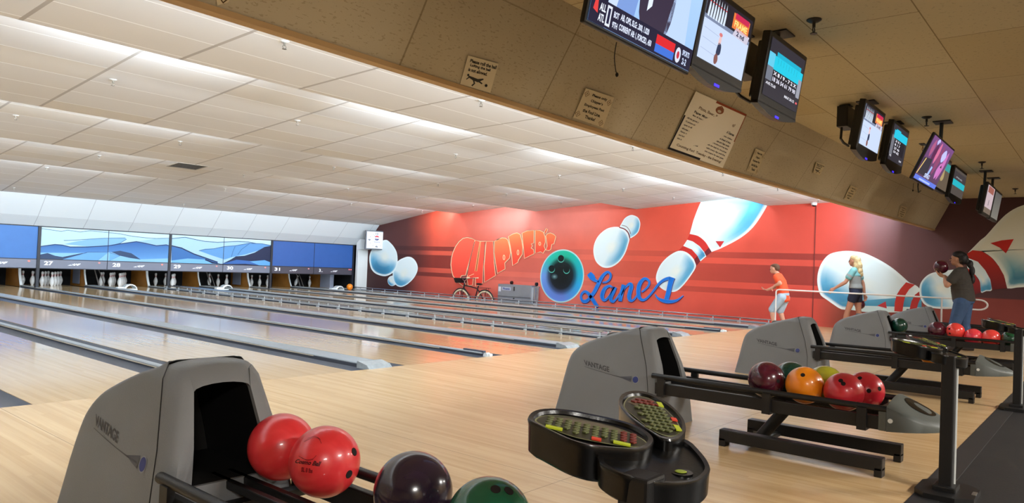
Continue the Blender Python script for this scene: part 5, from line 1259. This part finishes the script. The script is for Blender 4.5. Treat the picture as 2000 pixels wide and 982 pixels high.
b = MB(); b.rows([[(-.12, .42, .92), (.12, .42, .92), (.12, .66, .92), (-.12, .66, .92)], [(-.15, .40, 1.06), (.15, .40, 1.06), (.15, .70, 1.06), (-.15, .70, 1.06)]], closed=True); b.box(-.12, .12, .42, .66, .915, .925); b.build('basket', M_bk, t)
b = MB(); b.sphere((0, .70, .92), .03, 12, 8); b.build('headlamp', M_chrome, t, smooth=True)
b = MB(); b.sphere((0, -.25, .91), .07, 16, 10, (1, 1.7, .45)); b.build('saddle', M_bk, t, smooth=True)
for nm, yy, a0, a1 in (('front_mudguard', fy, .3, 2.2), ('rear_mudguard', ry, .9, 3.4)):
    b = MB(); b.tube([(0, yy+(RW+.045)*math.cos(a0+(a1-a0)*i/14), zf+(RW+.045)*math.sin(a0+(a1-a0)*i/14)) for i in range(15)], .02, 6); b.build(nm, M_bk, t, smooth=True)
b = MB(); b.tube([(-.05, -.28, .80), (-.05, -.68, .80)], .007, 6); b.tube([(.05, -.28, .80), (.05, -.68, .80)], .007, 6)
for yy in (-.36, -.48, -.6): b.tube([(-.05, yy, .80), (.05, yy, .80)], .006, 6)
b.tube([(-.05, -.6, .8), (-.04, ry, zf)], .006, 6); b.tube([(.05, -.6, .8), (.04, ry, zf)], .006, 6); b.build('luggage_rack', M_bk, t)
# handrail
t = empty('handrail', (10.42, .07, 0), 'long white bowler handrail with looped end standing on the approach', 'handrail')
M_rail = mat('white_enamel_tube', (226, 222, 218), .35)
a = [(0, -.25, .03), (0, -.25, .74), (0, -.27, .775), (0, -.31, .785), (0, -3.72, .785)]
b = MB(); lp = [(0, -3.72+(-.13)*math.sin(PI*i/10), .785-.065+.065*math.cos(PI*i/10)) for i in range(1, 11)]
lp = [(0, -3.72-.13*math.sin(PI*i/10), .70+.085*math.cos(PI*i/10)) for i in range(1, 11)]
b.tube(a+lp+[(0, -3.4, .615), (0, -3.17, .615)], .015, 10); b.build('top_rail', M_rail, t, smooth=True)
b = MB(); b.tube([(0, -3.17, .785), (0, -3.17, .03)], .015, 10); b.build('rear_upright', M_rail, t, smooth=True)
b = MB(); b.box(-.10, .10, -.42, -.12, .002, .03, .006); b.build('base_foot', M_rail, t)
b = MB(); b.box(-.10, .10, -3.32, -3.02, .002, .03, .006); b.build('base_foot', M_rail, t)
# ================================================================= PEOPLE
def limb(b, p, q, r1, r2, n=7):
    """tapered run of overlapping balls between two joints (fused into one surface by the remesh)"""
    p = Vector(p); q = Vector(q); L = (q-p).length; n = max(2, int(L/(min(r1, r2)*.45))+1)
    for i in range(n+1):
        k = i/n; b.sphere(p.lerp(q, k), r1+(r2-r1)*k, 12, 8)
def torso(b, pts):
    """pts: (centre, rx, ry); ellipsoids strung along the trunk"""
    for (c0, ax, ay), (c1, bx, by) in zip(pts, pts[1:]):
        n = 5
        for i in range(n+1):
            k = i/n; c_ = Vector(c0).lerp(Vector(c1), k); b.sphere(c_, 1, 20, 12, (ax+(bx-ax)*k, ay+(by-ay)*k, .055))
def fuse(b, name, m, parent, vox=.012, sm=4):
    o = b.build(name, m, parent, smooth=True)
    md = o.modifiers.new('remesh', 'REMESH'); md.mode = 'VOXEL'; md.voxel_size = vox; md.use_smooth_shade = True
    s2 = o.modifiers.new('smooth', 'SMOOTH'); s2.factor = .5; s2.iterations = sm
    return o
M_skin = mat('skin', (206, 150, 124), .55); M_skin2 = mat('skin_tanned', (184, 128, 102), .55); M_skin3 = mat('skin_warm', (186, 136, 110), .55)
def face(parent, hc, fwd, m_skin, r=.085):
    """nose, ear, eyes and mouth on a head at hc looking along fwd (a unit vector)"""
    f = Vector(fwd).normalized(); up = Vector((0, 0, 1)); up = (up-f*up.dot(f)).normalized(); sd = f.cross(up)
    hc = Vector(hc)
    b = MB(); b.sphere(hc+f*r*1.02-up*.012, .013, 10, 8, (1, 1, 1.5)); b.build('nose', m_skin, parent, smooth=True)
    for s in (-1, 1):
        b = MB(); b.sphere(hc+f*r*.86+sd*s*.030+up*.012, .010, 10, 8); b.build('eye', mat('eye_dark', (40, 28, 24), .3), parent, smooth=True)
        b = MB(); b.sphere(hc+sd*s*r*.80-up*.01, .018, 10, 8, (.6, .9, 1.5)); b.build('ear', m_skin, parent, smooth=True)
    b = MB(); b.sphere(hc+f*r*.88-up*.048, .016, 10, 8, (.8, 1.2, .45)); b.build('mouth', mat('lips', (170, 84, 80), .5), parent, smooth=True)
def hand(b, wrist, d, palm_n, curl=.4, s=1.0):
    """palm, four fingers of different length with knuckle bends and a thumb from the side of the palm"""
    d = Vector(d).normalized(); n = Vector(palm_n); n = (n-d*n.dot(d)).normalized(); w = d.cross(n); p = Vector(wrist)
    for o in (-.024, -.008, .008, .024): limb(b, p+w*o*.6*s, p+d*.085*s+w*o*s, .017*s, .013*s)
    for o, L in ((-.030, .066), (-.010, .078), (.010, .074), (.030, .056)):
        q = p+d*.085*s+w*o*s; q1 = q+(d*math.cos(curl)+n*math.sin(curl))*L*.55*s; q2 = q1+(d*math.cos(2*curl)+n*math.sin(2*curl))*L*.5*s
        limb(b, q, q1, .0100*s, .0090*s); limb(b, q1, q2, .0090*s, .0078*s)
    q = p+d*.030*s-w*.026*s; q1 = q+(d*.7-w*.7+n*.3).normalized()*.034*s; q2 = q1+(d*.9-w*.3+n*.4).normalized()*.032*s
    limb(b, q, q1, .013*s, .0105*s); limb(b, q1, q2, .0105*s, .009*s)
def mixp(J, a, b_, k): return tuple(J[a][i]+(J[b_][i]-J[a][i])*k for i in range(3))
def build_body(t, J, R, m_skin, hands, s=1.0):
    b = MB()
    torso(b, [(J['pelvis'], *R['pelvis']), (J['waist'], *R['waist']), (J['chest'], *R['chest']), (J['neck0'], R['neck0'][0]*.9, R['neck0'][1])])
    limb(b, J['neck0'], J['neck'], .055, R['neck']); limb(b, J['neck'], J['head0'], R['neck'], .05)
    hc = (Vector(J['head0'])+Vector(J['head1']))/2; b.sphere(hc+Vector((0, -.008, .012)), 1, 20, 14, (.072, .088, .092)); b.sphere(hc+Vector((0, .022, -.045)), 1, 16, 12, (.052, .058, .055)); b.sphere(hc+Vector((0, .045, -.078)), .024, 10, 8)
    for S in 'LR':
        limb(b, J['neck0'], J['sh'+S], .05, R['sh'+S]*.95); limb(b, J['sh'+S], J['el'+S], R['sh'+S]*.85, R['el'+S]); limb(b, J['el'+S], mixp(J, 'el'+S, 'wr'+S, .35), R['el'+S], R['el'+S]*1.02); limb(b, mixp(J, 'el'+S, 'wr'+S, .35), J['wr'+S], R['el'+S], R['wr'+S])
        limb(b, J['hip'+S], mixp(J, 'hip'+S, 'kn'+S, .45), R['hip'+S], R['hip'+S]*.86); limb(b, mixp(J, 'hip'+S, 'kn'+S, .45), J['kn'+S], R['hip'+S]*.86, R['kn'+S]); limb(b, J['kn'+S], mixp(J, 'kn'+S, 'an'+S, .3), R['kn'+S], R['kn'+S]*1.04); limb(b, mixp(J, 'kn'+S, 'an'+S, .3), J['an'+S], R['kn'+S], R['an'+S]); limb(b, J['an'+S], J['to'+S], R['an'+S], R['to'+S])
    for side, d, n, c in hands: hand(b, J['wr'+side], d, n, c, s)
    return fuse(b, 'body', m_skin, t, .0075, 3)
def shirt(t, J, R, m, ext=.014, sleeve=.55, hem=0.0, name='shirt'):
    b = MB(); e = ext
    lo = (J['pelvis'][0], J['pelvis'][1], J['pelvis'][2]+.05-hem)
    torso(b, [(lo, R['pelvis'][0]+e, R['pelvis'][1]+e), (J['waist'], R['waist'][0]+e, R['waist'][1]+e), (J['chest'], R['chest'][0]+e, R['chest'][1]+e), (J['neck0'], R['neck0'][0]+.008, R['neck0'][1]+.008)])
    for S in 'LR':
        limb(b, J['neck0'], J['sh'+S], .058, R['sh'+S]+.006); limb(b, J['sh'+S], mixp(J, 'sh'+S, 'el'+S, sleeve), R['sh'+S]+.006, R['el'+S]+e*1.7)
    return fuse(b, name, m, t, .010, 3)
def pants(t, J, R, m, length=.7, ext=.014, name='shorts'):
    b = MB(); p = J['pelvis']; w_ = tuple(J['pelvis'][i]+(J['waist'][i]-J['pelvis'][i])*.35 for i in range(3))
    torso(b, [(tuple(mixp(J, 'pelvis', 'hipL', .5)[i]*.5+mixp(J, 'pelvis', 'hipR', .5)[i]*.5 for i in range(3)), R['pelvis'][0]+ext*.5, R['pelvis'][1]+ext*.5), (w_, R['pelvis'][0]+ext*.6, R['pelvis'][1]+ext*.6)])
    for S in 'LR':
        if length <= 1:
            limb(b, J['hip'+S], mixp(J, 'hip'+S, 'kn'+S, length), R['hip'+S]+ext, R['hip'+S]*.86*(1-length*.35)+ext*1.6)
        else:
            limb(b, J['hip'+S], J['kn'+S], R['hip'+S]+ext, R['kn'+S]+ext); limb(b, J['kn'+S], J['an'+S], R['kn'+S]+ext, R['an'+S]+ext*1.2)
    return fuse(b, name, m, t, .010, 3)
def shoes(t, J, m):
    for s in 'LR':
        a, b_ = Vector(J['an'+s]), Vector(J['to'+s]); d = (b_-a); d.z = 0; d.normalize()
        b = MB(); b.tube([a-d*.05+Vector((0, 0, -.03)), a+d*.02+Vector((0, 0, -.026)), a+d*.10+Vector((0, 0, -.034)), a+d*.16+Vector((0, 0, -.04))], [.038, .046, .040, .024], 12); b.build('shoe', m, t, smooth=True)
def hairball(t, pts, m, name='hair'):
    b = MB()
    for c_, r, sc in pts: b.sphere(c_, r, 18, 12, sc)
    return fuse(b, name, m, t, .012, 2)
BASE_R = dict(pelvis=(.13, .10), waist=(.115, .085), chest=(.135, .095), neck0=(.10, .065), neck=.045, head0=(.070, .080), head1=(.074, .084), shL=.052, elL=.036, wrL=.024, shR=.052, elR=.036, wrR=.024,
              hipL=.080, knL=.052, anL=.034, toL=.03, hipR=.080, knR=.052, anR=.034, toR=.03)
def face_local(t, J, fwd, m): face(t, tuple((Vector(J['head0'])+Vector(J['head1']))/2), fwd, m)
# -- the boy in the orange shirt, bent forward at the front of the handrail
t = empty('person', (10.62, -.17, 0), 'person in an orange T-shirt and pale blue shorts, bending at the handrail front', 'person')
J = dict(pelvis=(0, -.10, .66), waist=(0, -.07, .78), chest=(0, -.02, .96), neck0=(0, .02, 1.07), neck=(0, .065, 1.12), head0=(0, .12, 1.17), head1=(0, .115, 1.245), shL=(-.135, .03, 1.04), elL=(-.21, -.09, .91), wrL=(-.185, .03, .86), shR=(.135, .05, 1.03), elR=(.18, .12, .84), wrR=(.14, .30, .76),
         hipL=(-.085, -.08, .62), knL=(-.09, .10, .36), anL=(-.09, .05, .07), toL=(-.09, .16, .035), hipR=(.085, -.09, .62), knR=(.09, .0, .34), anR=(.09, -.10, .08), toR=(.09, .01, .035))
R = dict(BASE_R); R.update(pelvis=(.12, .10), waist=(.118, .10), chest=(.125, .095))
build_body(t, J, R, M_skin, [('L', (.0, .6, -.6), (.1, -.6, -.5), .7), ('R', (0, .9, .1), (0, .2, 1), .5)], .85)
shirt(t, J, R, mat('orange_cotton', (238, 84, 40), .8, bump=.2, bscale=30), .018, .5, .13)
pants(t, J, R, mat('pale_denim', (170, 190, 206), .8, noise=.06, bump=.2, bscale=60), .95, .022)
shoes(t, J, mat('shoe_red_grey', (150, 70, 72), .6))
face_local(t, J, (0, .88, -.48), M_skin)
hairball(t, [((0, .095, 1.262), .082, (.98, 1.05, .62)), ((0, .065, 1.225), .075, (.98, .85, .95)), ((0, .155, 1.262), .045, (1.1, .9, .6))], mat('brown_hair', (92, 62, 42), .8, bump=.5, bscale=80))
# -- blonde woman walking behind the rail
t = empty('person', (11.05, -1.50, 0), 'person with long blonde curls, teal and grey T-shirt and navy shorts, walking', 'person')
J = dict(pelvis=(0, -.02, .84), waist=(0, -.01, .96), chest=(0, 0, 1.12), neck0=(0, -.005, 1.25), neck=(0, .01, 1.31), head0=(0, .035, 1.37), head1=(0, .03, 1.455), shL=(-.15, 0, 1.22), elL=(-.20, .12, .99), wrL=(-.21, .32, .86), shR=(.15, 0, 1.22), elR=(.19, -.10, .98), wrR=(.18, -.14, .76),
         hipL=(-.085, -.02, .78), knL=(-.09, .09, .44), anL=(-.09, .17, .08), toL=(-.09, .29, .035), hipR=(.085, -.03, .78), knR=(.09, -.06, .43), anR=(.09, -.15, .10), toR=(.09, -.05, .04))
R = dict(BASE_R); R.update(pelvis=(.135, .11), waist=(.11, .09), chest=(.13, .10))
build_body(t, J, R, M_skin2, [('L', (-.05, .7, -.6), (.8, 0, -.3), .3), ('R', (0, -.2, -1), (-.8, .2, 0), .5)], .95)
sh = shirt(t, J, R, mat('grey_knit', (146, 148, 146), .85, bump=.2, bscale=40), .018, .5, .0)
b = MB(); torso(b, [(mixp(J, 'chest', 'neck0', .1), R['chest'][0]+.024, R['chest'][1]+.024), (J['neck0'], R['neck0'][0]+.012, R['neck0'][1]+.012)])
for S in 'LR': limb(b, J['neck0'], J['sh'+S], .062, R['sh'+S]+.010); limb(b, J['sh'+S], mixp(J, 'sh'+S, 'el'+S, .55), R['sh'+S]+.010, R['el'+S]+.030)
fuse(b, 'shirt_yoke', mat('teal_knit', (120, 178, 180), .85, bump=.2, bscale=40), t, .010, 3)
pants(t, J, R, mat('navy_cotton', (32, 36, 58), .85), .34, .020)
shoes(t, J, mat('shoe_dark', (50, 44, 48), .6))
face_local(t, J, (0, 1, -.05), M_skin2)
hairball(t, [((0, .015, 1.475), .088, (.98, 1.02, .72)), ((0, -.03, 1.42), .088, (1.05, .8, 1.2)), ((0, -.065, 1.32), .085, (1.2, .75, 1.2)), ((0, -.085, 1.22), .075, (1.3, .7, 1.1)), ((-.06, -.02, 1.33), .045, (.8, 1, 1.7)), ((.06, -.02, 1.33), .045, (.8, 1, 1.7)), ((0, -.11, 1.16), .05, (1.2, .8, 1))], mat('blonde_hair', (206, 178, 130), .7, noise=.35, nscale=26, bump=1.0, bscale=55))
t2 = ball(1679, 594, 11.22, 'plum', 'dark ball carried low behind the blonde person', r=.10)
# -- dark-haired woman holding a ball at her chin
t = empty('person', (8.95, -3.58, 0), 'person with dark ponytail, charcoal T-shirt and jeans, holding up a ball', 'person')
J = dict(pelvis=(0, -.05, .80), waist=(0, -.03, .93), chest=(0, 0, 1.12), neck0=(0, -.01, 1.26), neck=(0, .02, 1.32), head0=(0, .065, 1.39), head1=(0, .055, 1.475), shL=(-.155, .02, 1.22), elL=(-.20, .15, 1.02), wrL=(-.10, .20, 1.155), shR=(.155, .03, 1.22), elR=(.19, .14, 1.03), wrR=(.07, .20, 1.14),
         hipL=(-.09, -.04, .75), knL=(-.10, .05, .42), anL=(-.10, .03, .08), toL=(-.10, .15, .035), hipR=(.09, -.05, .75), knR=(.10, -.05, .42), anR=(.10, -.14, .08), toR=(.10, -.03, .035))
R = dict(BASE_R); R.update(pelvis=(.165, .145), waist=(.155, .145), chest=(.155, .135), neck0=(.115, .08), hipL=.105, hipR=.105, knL=.068, knR=.068, elL=.045, elR=.045, shL=.066, shR=.066)
build_body(t, J, R, M_skin3, [('L', (.0, .75, .25), (.35, -.1, 1), .45), ('R', (-.05, .8, .2), (-.3, -.1, 1), .45)], 1.0)
shirt(t, J, R, mat('charcoal_cotton', (66, 62, 58), .9, noise=.1, nscale=20, bump=.3, bscale=24), .016, .6, .05)
pants(t, J, R, mat('blue_denim', (58, 84, 122), .85, noise=.12, nscale=14), 2, .014, 'jeans')
shoes(t, J, mat('shoe_dark', (50, 44, 48), .6))
face_local(t, J, (0, 1, -.03), M_skin3)
hairball(t, [((0, .03, 1.497), .090, (1.0, 1.05, .75)), ((0, -.025, 1.44), .088, (1.02, .85, 1.1)), ((0, -.12, 1.36), .05, (.8, .9, 1.3)), ((0, -.15, 1.25), .045, (.8, .9, 1.8)), ((0, -.16, 1.12), .04, (.8, .9, 1.8)), ((0, -.15, 1.0), .03, (.8, .9, 1.8))], mat('black_hair', (24, 20, 22), .5, bump=.5, bscale=80))
ball(1838, 521, 8.9, 'plum', 'marbled plum ball held up in front of the face of the person in jeans')
